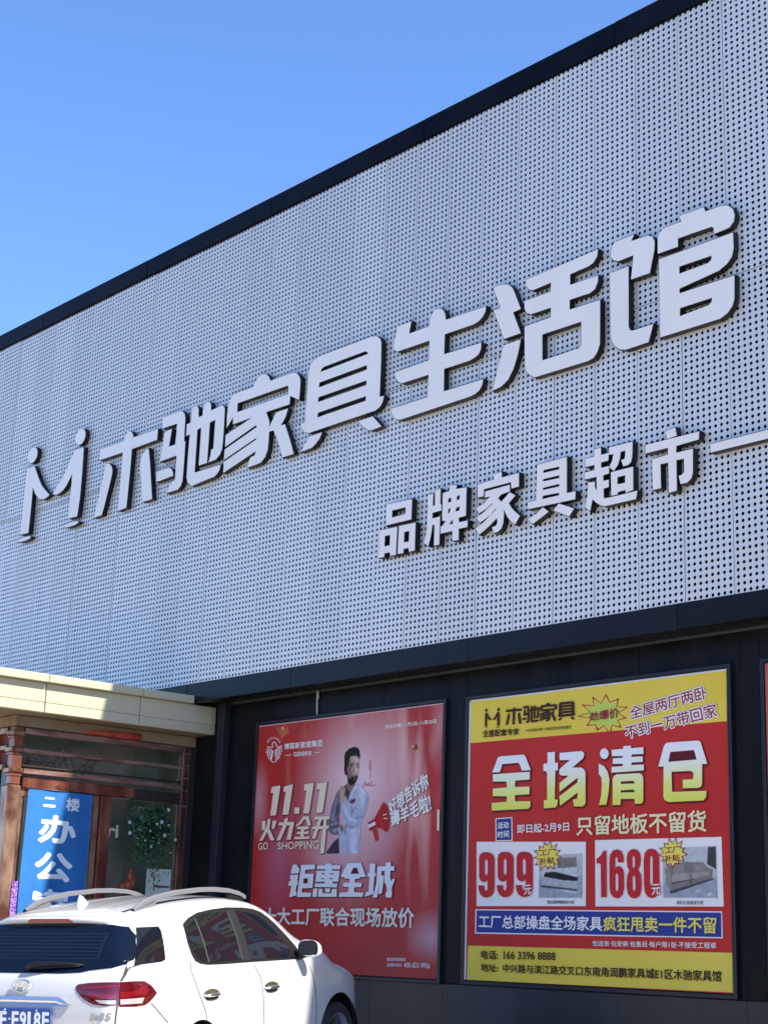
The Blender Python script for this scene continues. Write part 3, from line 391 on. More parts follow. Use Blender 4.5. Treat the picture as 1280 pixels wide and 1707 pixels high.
PRINT_POLY = [
('y_bands','p_yellow',[(-12.75,4.052),(-9.328,4.031),(-9.337,3.558),(-12.734,3.586)]),
('y_bands2','p_yellow',[(-12.71,1.473),(-9.325,1.481),(-9.318,1.14),(-12.72,1.129)]),
('y_boxes','p_white',[(-12.609,2.537),(-11.074,2.5),(-11.073,1.881),(-12.593,1.875)]),
('y_boxes','p_white',[(-10.953,2.512),(-9.423,2.504),(-9.414,1.884),(-10.948,1.879)]),
('y_boxes','p_white',[(-12.608,1.843),(-9.433,1.841),(-9.431,1.605),(-12.608,1.597)]),
('y_boxes','p_blue',[(-12.591,1.832),(-9.443,1.831),(-9.443,1.615),(-12.592,1.609)]),
('y_badgebox','p_white',[(-12.336,2.772),(-12.091,2.775),(-12.081,2.534),(-12.328,2.535)]),
('y_badgebox','p_blue',[(-12.323,2.762),(-12.104,2.766),(-12.097,2.543),(-12.315,2.544)]),
('y_burst','p_dred',[(-10.534,3.68),(-10.65,3.668),(-10.605,3.588),(-10.727,3.622),(-10.752,3.533),(-10.838,3.625),(-10.924,3.58),(-10.952,3.644),(-11.071,3.643),(-11.008,3.712),(-11.194,3.751),(-11.025,3.782),(-11.141,3.87),(-10.971,3.841),(-10.993,3.939),(-10.87,3.86),(-10.807,3.949),(-10.755,3.86),(-10.636,3.889),(-10.663,3.807),(-10.517,3.791),(-10.642,3.736)]),
('y_burst','p_yellow',[(-10.57,3.688),(-10.662,3.673),(-10.632,3.607),(-10.734,3.631),(-10.762,3.56),(-10.837,3.634),(-10.912,3.601),(-10.943,3.651),(-11.04,3.656),(-10.995,3.714),(-11.147,3.75),(-11.011,3.779),(-11.101,3.853),(-10.961,3.833),(-10.972,3.913),(-10.867,3.851),(-10.81,3.922),(-10.76,3.851),(-10.66,3.87),(-10.674,3.802),(-10.555,3.785),(-10.655,3.736)]),
('y_burst','p_green',[(-10.606,3.696),(-10.673,3.68),(-10.66,3.63),(-10.74,3.642),(-10.771,3.591),(-10.836,3.645),(-10.899,3.626),(-10.936,3.66),(-11.01,3.672),(-10.984,3.717),(-11.101,3.749),(-10.999,3.776),(-11.062,3.834),(-10.952,3.824),(-10.951,3.883),(-10.864,3.841),(-10.812,3.89),(-10.764,3.84),(-10.684,3.847),(-10.684,3.795),(-10.593,3.776),(-10.666,3.736)]),
('y_photo','p_grey1',[(-11.699,2.374),(-11.117,2.385),(-11.114,1.961),(-11.7,1.96)]),
('y_photo','p_grey2',[(-11.702,2.141),(-11.114,2.179),(-11.114,1.961),(-11.7,1.96)]),
('y_photo','p_taupe',[(-11.441,2.344),(-11.196,2.357),(-11.184,2.201),(-11.455,2.197)]),
('y_photo','p_offw',[(-11.651,2.234),(-11.19,2.258),(-11.178,2.052),(-11.204,1.999),(-11.365,2.025),(-11.659,2.082)]),
('y_photo','p_black',[(-11.612,2.209),(-11.485,2.215),(-11.175,2.158),(-11.178,2.12),(-11.366,2.127),(-11.642,2.168)]),
('y_photo','p_lgrey',[(-11.66,2.162),(-11.366,2.121),(-11.178,2.113),(-11.183,2.045),(-11.671,2.086)]),
('y_photo','p_dgrey',[(-11.671,2.086),(-11.183,2.043),(-11.189,2.024),(-11.671,2.064)]),
('y_photo','p_grey1',[(-10.1,2.413),(-9.483,2.42),(-9.479,1.961),(-10.106,1.961)]),
('y_photo','p_grey2',[(-10.104,2.098),(-9.482,2.144),(-9.479,1.961),(-10.106,1.961)]),
('y_photo','p_dgrey',[(-9.576,2.416),(-9.488,2.418),(-9.485,2.213),(-9.592,2.263)]),
('y_photo','p_taupe',[(-10.081,2.23),(-10.002,2.269),(-9.859,2.287),(-9.629,2.278),(-9.592,2.234),(-9.523,2.213),(-9.532,2.138),(-9.773,2.076),(-10.006,2.013),(-10.07,2.078)]),
('y_photo','p_taupe2',[(-10.003,2.168),(-9.783,2.186),(-9.568,2.204),(-9.556,2.164),(-9.746,2.132),(-9.991,2.098)]),
('y_photo','p_taupe3',[(-9.989,2.255),(-9.866,2.277),(-9.853,2.187),(-9.982,2.174)]),
('y_photo','p_taupe3',[(-9.756,2.266),(-9.642,2.27),(-9.628,2.21),(-9.74,2.196)]),
('y_photo','p_dgrey',[(-10.004,2.098),(-9.741,2.134),(-9.741,2.124),(-9.999,2.086)]),
('y_photo','p_dgrey',[(-9.786,2.184),(-9.776,2.186),(-9.767,2.084),(-9.778,2.08)]),
('y_photo','p_taupe3',[(-10.081,2.23),(-10.041,2.243),(-10.009,2.138),(-10.019,2.017),(-10.068,2.074)]),
('y_photo','p_dgrey',[(-10.045,2.017),(-9.524,2.138),(-9.52,2.122),(-10.006,1.997)]),
('y_photo','p_offw',[(-9.597,2.001),(-9.547,2.012),(-9.533,1.987),(-9.583,1.973)]),
('y_photo','p_offw',[(-9.723,2.027),(-9.692,2.032),(-9.683,2.017),(-9.713,2.009)]),
('y_burst2','p_dred',[(-11.38,2.353),(-11.454,2.335),(-11.405,2.28),(-11.487,2.292),(-11.48,2.23),(-11.546,2.268),(-11.578,2.237),(-11.611,2.275),(-11.681,2.223),(-11.67,2.295),(-11.761,2.277),(-11.698,2.339),(-11.781,2.354),(-11.71,2.384),(-11.776,2.428),(-11.696,2.431),(-11.705,2.474),(-11.645,2.458),(-11.634,2.514),(-11.587,2.48),(-11.538,2.53),(-11.528,2.457),(-11.446,2.494),(-11.483,2.426),(-11.394,2.427),(-11.461,2.383)]),
('y_burst2','p_yellow2',[(-11.411,2.356),(-11.467,2.339),(-11.432,2.293),(-11.497,2.299),(-11.496,2.25),(-11.549,2.278),(-11.579,2.256),(-11.608,2.284),(-11.666,2.244),(-11.661,2.302),(-11.734,2.291),(-11.686,2.342),(-11.751,2.357),(-11.697,2.383),(-11.746,2.42),(-11.684,2.425),(-11.686,2.46),(-11.639,2.45),(-11.626,2.493),(-11.587,2.47),(-11.545,2.508),(-11.534,2.449),(-11.467,2.477),(-11.493,2.421),(-11.423,2.419),(-11.473,2.382)]),
('y_burst2','p_dred',[(-9.803,2.35),(-9.873,2.333),(-9.843,2.288),(-9.912,2.301),(-9.913,2.258),(-9.956,2.275),(-9.983,2.228),(-10.012,2.273),(-10.061,2.246),(-10.063,2.295),(-10.119,2.292),(-10.096,2.333),(-10.167,2.35),(-10.097,2.38),(-10.149,2.42),(-10.082,2.423),(-10.092,2.467),(-10.039,2.452),(-10.03,2.517),(-9.985,2.458),(-9.941,2.516),(-9.931,2.453),(-9.862,2.483),(-9.894,2.42),(-9.84,2.413),(-9.867,2.38)]),
('y_burst2','p_yellow2',[(-9.83,2.352),(-9.884,2.336),(-9.865,2.3),(-9.919,2.307),(-9.924,2.274),(-9.959,2.283),(-9.983,2.248),(-10.009,2.282),(-10.05,2.264),(-10.055,2.302),(-10.098,2.303),(-10.085,2.337),(-10.139,2.353),(-10.085,2.378),(-10.124,2.412),(-10.072,2.418),(-10.076,2.453),(-10.033,2.445),(-10.023,2.496),(-9.985,2.45),(-9.948,2.495),(-9.936,2.446),(-9.881,2.466),(-9.903,2.415),(-9.862,2.407),(-9.878,2.379)]),
('r_brand','p_white',[(-15.983,3.66),(-15.851,3.657),(-15.85,3.651),(-15.983,3.654)]),
('r_brand','p_white',[(-15.404,3.657),(-15.307,3.657),(-15.307,3.651),(-15.403,3.652)]),
('r_emblem','p_white',[(-16.236,3.801),(-16.234,3.821),(-16.211,3.834),(-16.191,3.83),(-16.176,3.804),(-16.151,3.775),(-16.114,3.762),(-16.041,3.779),(-16.048,3.788),(-16.118,3.772),(-16.14,3.78),(-16.162,3.807),(-16.179,3.835),(-16.217,3.843),(-16.248,3.826),(-16.252,3.803)]),
('r_emblem','p_white',[(-16.249,3.796),(-16.23,3.788),(-16.267,3.778),(-16.347,3.793),(-16.35,3.784),(-16.265,3.768),(-16.215,3.783),(-16.238,3.802)]),
('r_emblem','p_white',[(-16.347,3.756),(-16.273,3.746),(-16.228,3.721),(-16.219,3.728),(-16.269,3.755),(-16.346,3.765)]),
('r_emblem','p_white',[(-16.045,3.764),(-16.119,3.759),(-16.182,3.735),(-16.172,3.726),(-16.112,3.75),(-16.04,3.755)]),
('r_emblem','p_white',[(-16.227,3.726),(-16.26,3.606),(-16.2,3.584),(-16.137,3.598),(-16.169,3.73),(-16.185,3.73),(-16.153,3.6),(-16.201,3.593),(-16.244,3.605),(-16.211,3.723)]),
('r_emblem','p_white',[(-16.248,3.729),(-16.275,3.618),(-16.259,3.615),(-16.233,3.726)]),
('r_emblem','p_white',[(-16.28,3.738),(-16.312,3.638),(-16.297,3.635),(-16.265,3.735)]),
('r_emblem','p_white',[(-16.314,3.747),(-16.335,3.674),(-16.32,3.671),(-16.298,3.744)]),
('r_emblem','p_white',[(-16.345,3.755),(-16.361,3.71),(-16.346,3.707),(-16.329,3.751)]),
('r_emblem','p_white',[(-16.154,3.732),(-16.123,3.612),(-16.107,3.612),(-16.138,3.732)]),
('r_emblem','p_white',[(-16.125,3.74),(-16.09,3.622),(-16.075,3.623),(-16.109,3.74)]),
('r_emblem','p_white',[(-16.094,3.745),(-16.071,3.664),(-16.055,3.665),(-16.079,3.745)]),
('r_emblem','p_white',[(-16.063,3.752),(-16.047,3.706),(-16.032,3.706),(-16.048,3.752)]),
('r_deco','p_orange',[(-16.181,4.022),(-15.957,4.025),(-15.919,3.936),(-16.069,3.869)]),
('r_deco','p_redor',[(-16.158,4.013),(-15.966,4.014),(-15.995,3.977),(-16.096,3.961)]),
('r_deco','p_gold2',[(-16.015,3.99),(-16.019,3.981),(-16.031,3.974),(-16.049,3.973),(-16.067,3.977),(-16.08,3.985),(-16.086,3.996),(-16.082,4.005),(-16.069,4.011),(-16.052,4.013),(-16.034,4.009),(-16.021,4.001)]),
('r_deco2','p_brownr',[(-13.658,3.633),(-13.592,3.637),(-13.555,3.564),(-13.602,3.54),(-13.651,3.584)]),
('r_deco2','p_gold2',[(-13.679,3.622),(-13.637,3.632),(-13.631,3.601),(-13.67,3.596)]),
('r_deco2','p_gold2',[(-13.616,3.568),(-13.55,3.574),(-13.555,3.546),(-13.602,3.539)]),
('r_sig','p_redline',[(-14.394,3.501),(-14.383,3.501),(-14.383,3.398),(-14.394,3.399)]),
('r_sig','p_redline',[(-14.366,3.496),(-14.357,3.495),(-14.36,3.288),(-14.369,3.288)]),
('r_sig','p_redline',[(-14.499,3.204),(-14.446,3.265),(-14.437,3.259),(-14.487,3.2)]),
('r_sig','p_redline',[(-14.451,3.209),(-14.389,3.25),(-14.383,3.242),(-14.442,3.203)]),
('r_sig','p_redline',[(-14.395,3.206),(-14.331,3.265),(-14.322,3.259),(-14.384,3.202)]),
('r_sig','p_redline',[(-14.345,3.204),(-14.277,3.229),(-14.276,3.222),(-14.339,3.196)]),
('r_sig','p_redline',[(-14.5,3.237),(-14.388,3.224),(-14.275,3.204),(-14.387,3.217)]),
('r_man','m_trouser',[(-15.096,2.483),(-15.028,2.547),(-14.959,2.602),(-14.873,2.645),(-14.858,2.459),(-15.098,2.464)]),
('r_man','m_shade',[(-14.949,3.163),(-14.907,3.201),(-14.846,3.232),(-14.801,3.219),(-14.805,3.151),(-14.862,3.062),(-14.875,2.972),(-14.896,2.882),(-14.883,2.814),(-14.896,2.735),(-14.874,2.673),(-15.018,2.682),(-15.075,2.718),(-15.081,2.82),(-15.052,2.922),(-15.022,3.023),(-14.974,3.124)]),
('r_man','m_shade2',[(-14.993,2.999),(-14.963,3.089),(-14.934,3.111),(-14.957,2.998),(-14.978,2.896),(-15.004,2.886)]),
('r_man','m_shade2',[(-15.049,2.888),(-15.025,2.932),(-14.994,2.863),(-14.93,2.849),(-14.973,2.828),(-15.046,2.842)]),
('r_man','m_shade2',[(-15.062,2.797),(-14.955,2.816),(-14.891,2.803),(-14.953,2.788),(-15.042,2.774)]),
('r_man','m_dark2',[(-14.956,2.975),(-14.923,3.019),(-14.903,2.996),(-14.933,2.906),(-14.959,2.884)]),
('r_man','m_dark2',[(-15.024,2.767),(-14.908,2.781),(-14.898,2.764),(-15.013,2.744)]),
('r_man','m_shade2',[(-15.013,2.739),(-14.906,2.753),(-14.899,2.719),(-14.992,2.699)]),
('r_man','m_suit',[(-14.709,3.163),(-14.624,3.233),(-14.555,3.241),(-14.5,3.193),(-14.41,3.133),(-14.373,3.097),(-14.387,3.031),(-14.4,2.954),(-14.447,2.866),(-14.496,2.812),(-14.507,2.702),(-14.518,2.58),(-14.511,2.453),(-14.861,2.459),(-14.882,2.656),(-14.814,2.71),(-14.793,2.788),(-14.834,2.891),(-14.875,2.972),(-14.869,3.017),(-14.791,3.059),(-14.768,3.115)]),
('r_man','m_suit3',[(-14.554,3.229),(-14.499,3.187),(-14.418,3.127),(-14.431,3.044),(-14.487,2.957),(-14.518,3.048),(-14.567,3.14)]),
('r_man','m_suit2',[(-14.433,3.089),(-14.377,3.092),(-14.39,3.026),(-14.409,2.948),(-14.451,2.866),(-14.483,2.834),(-14.452,2.956)]),
('r_man','m_suit2',[(-14.769,2.698),(-14.718,2.719),(-14.676,2.456),(-14.755,2.457)]),
('r_man','m_suit3',[(-14.683,2.729),(-14.579,2.743),(-14.545,2.453),(-14.659,2.456)]),
('r_man','m_suit2',[(-14.878,3.018),(-14.79,3.042),(-14.734,2.989),(-14.694,2.909),(-14.604,2.872),(-14.482,2.868),(-14.53,2.791),(-14.65,2.762),(-14.775,2.788),(-14.834,2.88)]),
('r_man','m_suit3',[(-14.832,2.993),(-14.788,3.014),(-14.74,2.944),(-14.701,2.875),(-14.619,2.839),(-14.549,2.831),(-14.6,2.805),(-14.698,2.825),(-14.781,2.889)]),
('r_man','m_shade2',[(-14.694,2.909),(-14.61,2.984),(-14.589,2.977),(-14.671,2.885)]),
('r_man','m_shade2',[(-14.612,2.863),(-14.483,2.881),(-14.475,2.865),(-14.606,2.845)]),
('r_man','m_shade2',[(-14.774,2.779),(-14.632,2.758),(-14.529,2.788),(-14.521,2.769),(-14.631,2.736),(-14.773,2.759)]),
('r_man','m_shade2',[(-14.792,2.777),(-14.752,2.765),(-14.763,2.653),(-14.798,2.676)]),
('r_man','m_dark2',[(-14.776,3.104),(-14.708,3.16),(-14.697,3.155),(-14.741,3.057),(-14.759,3.052)]),
('r_man','m_shade2',[(-14.621,3.176),(-14.607,3.169),(-14.716,3.05),(-14.731,3.057)]),
('r_man','m_shade2',[(-14.695,2.999),(-14.678,2.998),(-14.656,2.919),(-14.676,2.908)]),
('r_man','m_suit3',[(-14.699,3.151),(-14.624,3.221),(-14.58,3.219),(-14.621,3.176),(-14.712,3.067)]),
('r_man','m_dark',[(-14.827,3.22),(-14.767,3.257),(-14.72,3.215),(-14.723,3.16),(-14.772,3.098),(-14.81,3.134)]),
('r_man','m_skin2',[(-14.759,3.274),(-14.712,3.226),(-14.642,3.239),(-14.633,3.231),(-14.704,3.146),(-14.735,3.164),(-14.792,3.218)]),
('r_man','m_square',[(-14.723,3.047),(-14.62,3.086),(-14.606,3.057),(-14.639,3.021),(-14.709,3.02)]),
('r_man','m_skin',[(-14.931,3.162),(-14.89,3.223),(-14.828,3.231),(-14.798,3.184),(-14.795,3.128),(-14.809,3.06),(-14.857,3.026),(-14.907,3.053),(-14.923,3.11)]),
('r_man','m_skin2',[(-14.931,3.162),(-14.913,3.192),(-14.893,3.155),(-14.891,3.064),(-14.907,3.053),(-14.923,3.11)]),
('r_man','m_skin2',[(-14.886,3.209),(-14.875,3.211),(-14.865,3.171),(-14.876,3.171)]),
('r_man','m_skin2',[(-14.858,3.217),(-14.847,3.219),(-14.837,3.175),(-14.85,3.175)]),
('r_man','m_skin2',[(-14.823,3.174),(-14.796,3.15),(-14.795,3.122),(-14.819,3.083)]),
('r_man','m_suit3',[(-14.897,2.747),(-14.858,2.754),(-14.848,2.68),(-14.886,2.681)]),
('r_man','m_skin2',[(-14.887,2.769),(-14.842,2.79),(-14.803,2.733),(-14.819,2.697),(-14.855,2.712)]),
('r_man','m_hair',[(-14.84,3.576),(-14.824,3.621),(-14.764,3.657),(-14.676,3.672),(-14.614,3.664),(-14.576,3.628),(-14.559,3.57),(-14.567,3.519),(-14.598,3.549),(-14.643,3.569),(-14.696,3.561),(-14.739,3.541),(-14.751,3.501),(-14.758,3.456),(-14.769,3.411),(-14.772,3.343),(-14.813,3.362),(-14.834,3.415),(-14.831,3.483)]),
('r_man','m_skin',[(-14.751,3.53),(-14.714,3.566),(-14.626,3.569),(-14.575,3.542),(-14.569,3.49),(-14.569,3.434),(-14.577,3.389),(-14.586,3.333),(-14.618,3.278),(-14.669,3.246),(-14.733,3.284),(-14.772,3.343),(-14.764,3.422),(-14.755,3.479)]),
('r_man','m_skin2',[(-14.751,3.53),(-14.727,3.54),(-14.705,3.464),(-14.705,3.407),(-14.68,3.349),(-14.662,3.28),(-14.675,3.249),(-14.733,3.284),(-14.772,3.343),(-14.764,3.422)]),
('r_man','m_skin3',[(-14.663,3.546),(-14.598,3.54),(-14.579,3.497),(-14.648,3.493)]),
('r_man','m_skin3',[(-14.639,3.426),(-14.591,3.418),(-14.591,3.384),(-14.623,3.369)]),
('r_man','m_hair',[(-14.772,3.337),(-14.726,3.306),(-14.69,3.329),(-14.64,3.347),(-14.595,3.34),(-14.584,3.323),(-14.606,3.277),(-14.642,3.239),(-14.708,3.223),(-14.759,3.271)]),
('r_man','m_lip',[(-14.668,3.323),(-14.612,3.327),(-14.615,3.314),(-14.657,3.311)]),
('r_man','m_skin2',[(-14.653,3.304),(-14.621,3.305),(-14.624,3.287),(-14.645,3.286)]),
('r_man','m_hair',[(-14.736,3.478),(-14.665,3.483),(-14.659,3.47),(-14.731,3.461)]),
('r_man','m_hair',[(-14.629,3.474),(-14.575,3.477),(-14.574,3.467),(-14.625,3.463)]),
('r_man','m_dark',[(-14.725,3.453),(-14.671,3.457),(-14.668,3.444),(-14.721,3.441)]),
('r_man','m_dark',[(-14.623,3.449),(-14.58,3.449),(-14.58,3.438),(-14.618,3.439)]),
('r_man','m_skin3',[(-14.653,3.461),(-14.634,3.46),(-14.615,3.38),(-14.639,3.374)]),
('r_man','m_skin2',[(-14.666,3.439),(-14.654,3.439),(-14.641,3.37),(-14.664,3.38)]),
('r_man','m_skin2',[(-14.785,3.446),(-14.764,3.451),(-14.761,3.388),(-14.782,3.395)]),
('r_mega','p_red4',[(-14.286,2.709),(-14.209,2.714),(-14.181,2.591),(-14.229,2.58)]),
('r_mega','p_red5',[(-14.373,2.793),(-14.243,2.836),(-14.21,2.729),(-14.34,2.697)]),
('r_mega','p_silver',[(-14.372,2.766),(-14.235,2.804),(-14.223,2.768),(-14.358,2.729)]),
('r_mega','p_red5',[(-14.257,2.842),(-14.14,2.986),(-14.018,2.693),(-14.224,2.734)]),
('r_mega','p_red4',[(-14.003,2.839),(-14.0,2.803),(-14.001,2.768),(-14.006,2.738),(-14.015,2.712),(-14.027,2.693),(-14.043,2.682),(-14.06,2.678),(-14.079,2.683),(-14.098,2.695),(-14.116,2.715),(-14.133,2.741),(-14.147,2.773),(-14.159,2.808),(-14.166,2.844),(-14.17,2.881),(-14.169,2.915),(-14.164,2.946),(-14.155,2.972),(-14.142,2.991),(-14.126,3.003),(-14.109,3.006),(-14.09,3.002),(-14.071,2.989),(-14.053,2.969),(-14.036,2.942),(-14.022,2.911),(-14.01,2.876)]),
('r_mega','p_red5',[(-14.016,2.839),(-14.013,2.807),(-14.014,2.776),(-14.017,2.749),(-14.024,2.726),(-14.033,2.709),(-14.045,2.699),(-14.058,2.696),(-14.073,2.7),(-14.087,2.711),(-14.102,2.729),(-14.115,2.752),(-14.126,2.78),(-14.135,2.811),(-14.142,2.843),(-14.145,2.876),(-14.144,2.907),(-14.141,2.934),(-14.134,2.957),(-14.125,2.975),(-14.113,2.985),(-14.1,2.988),(-14.085,2.984),(-14.071,2.973),(-14.056,2.955),(-14.043,2.931),(-14.032,2.903),(-14.023,2.872)]),
('r_mega','p_silver',[(-14.113,2.873),(-14.048,2.883),(-14.048,2.874),(-14.113,2.862)]),
('r_mega','p_silver',[(-14.1,2.837),(-14.035,2.833),(-14.035,2.824),(-14.1,2.828)]),
('r_tag','p_ivory',[(-13.221,2.897),(-13.185,2.891),(-13.182,2.667),(-13.218,2.671)])]
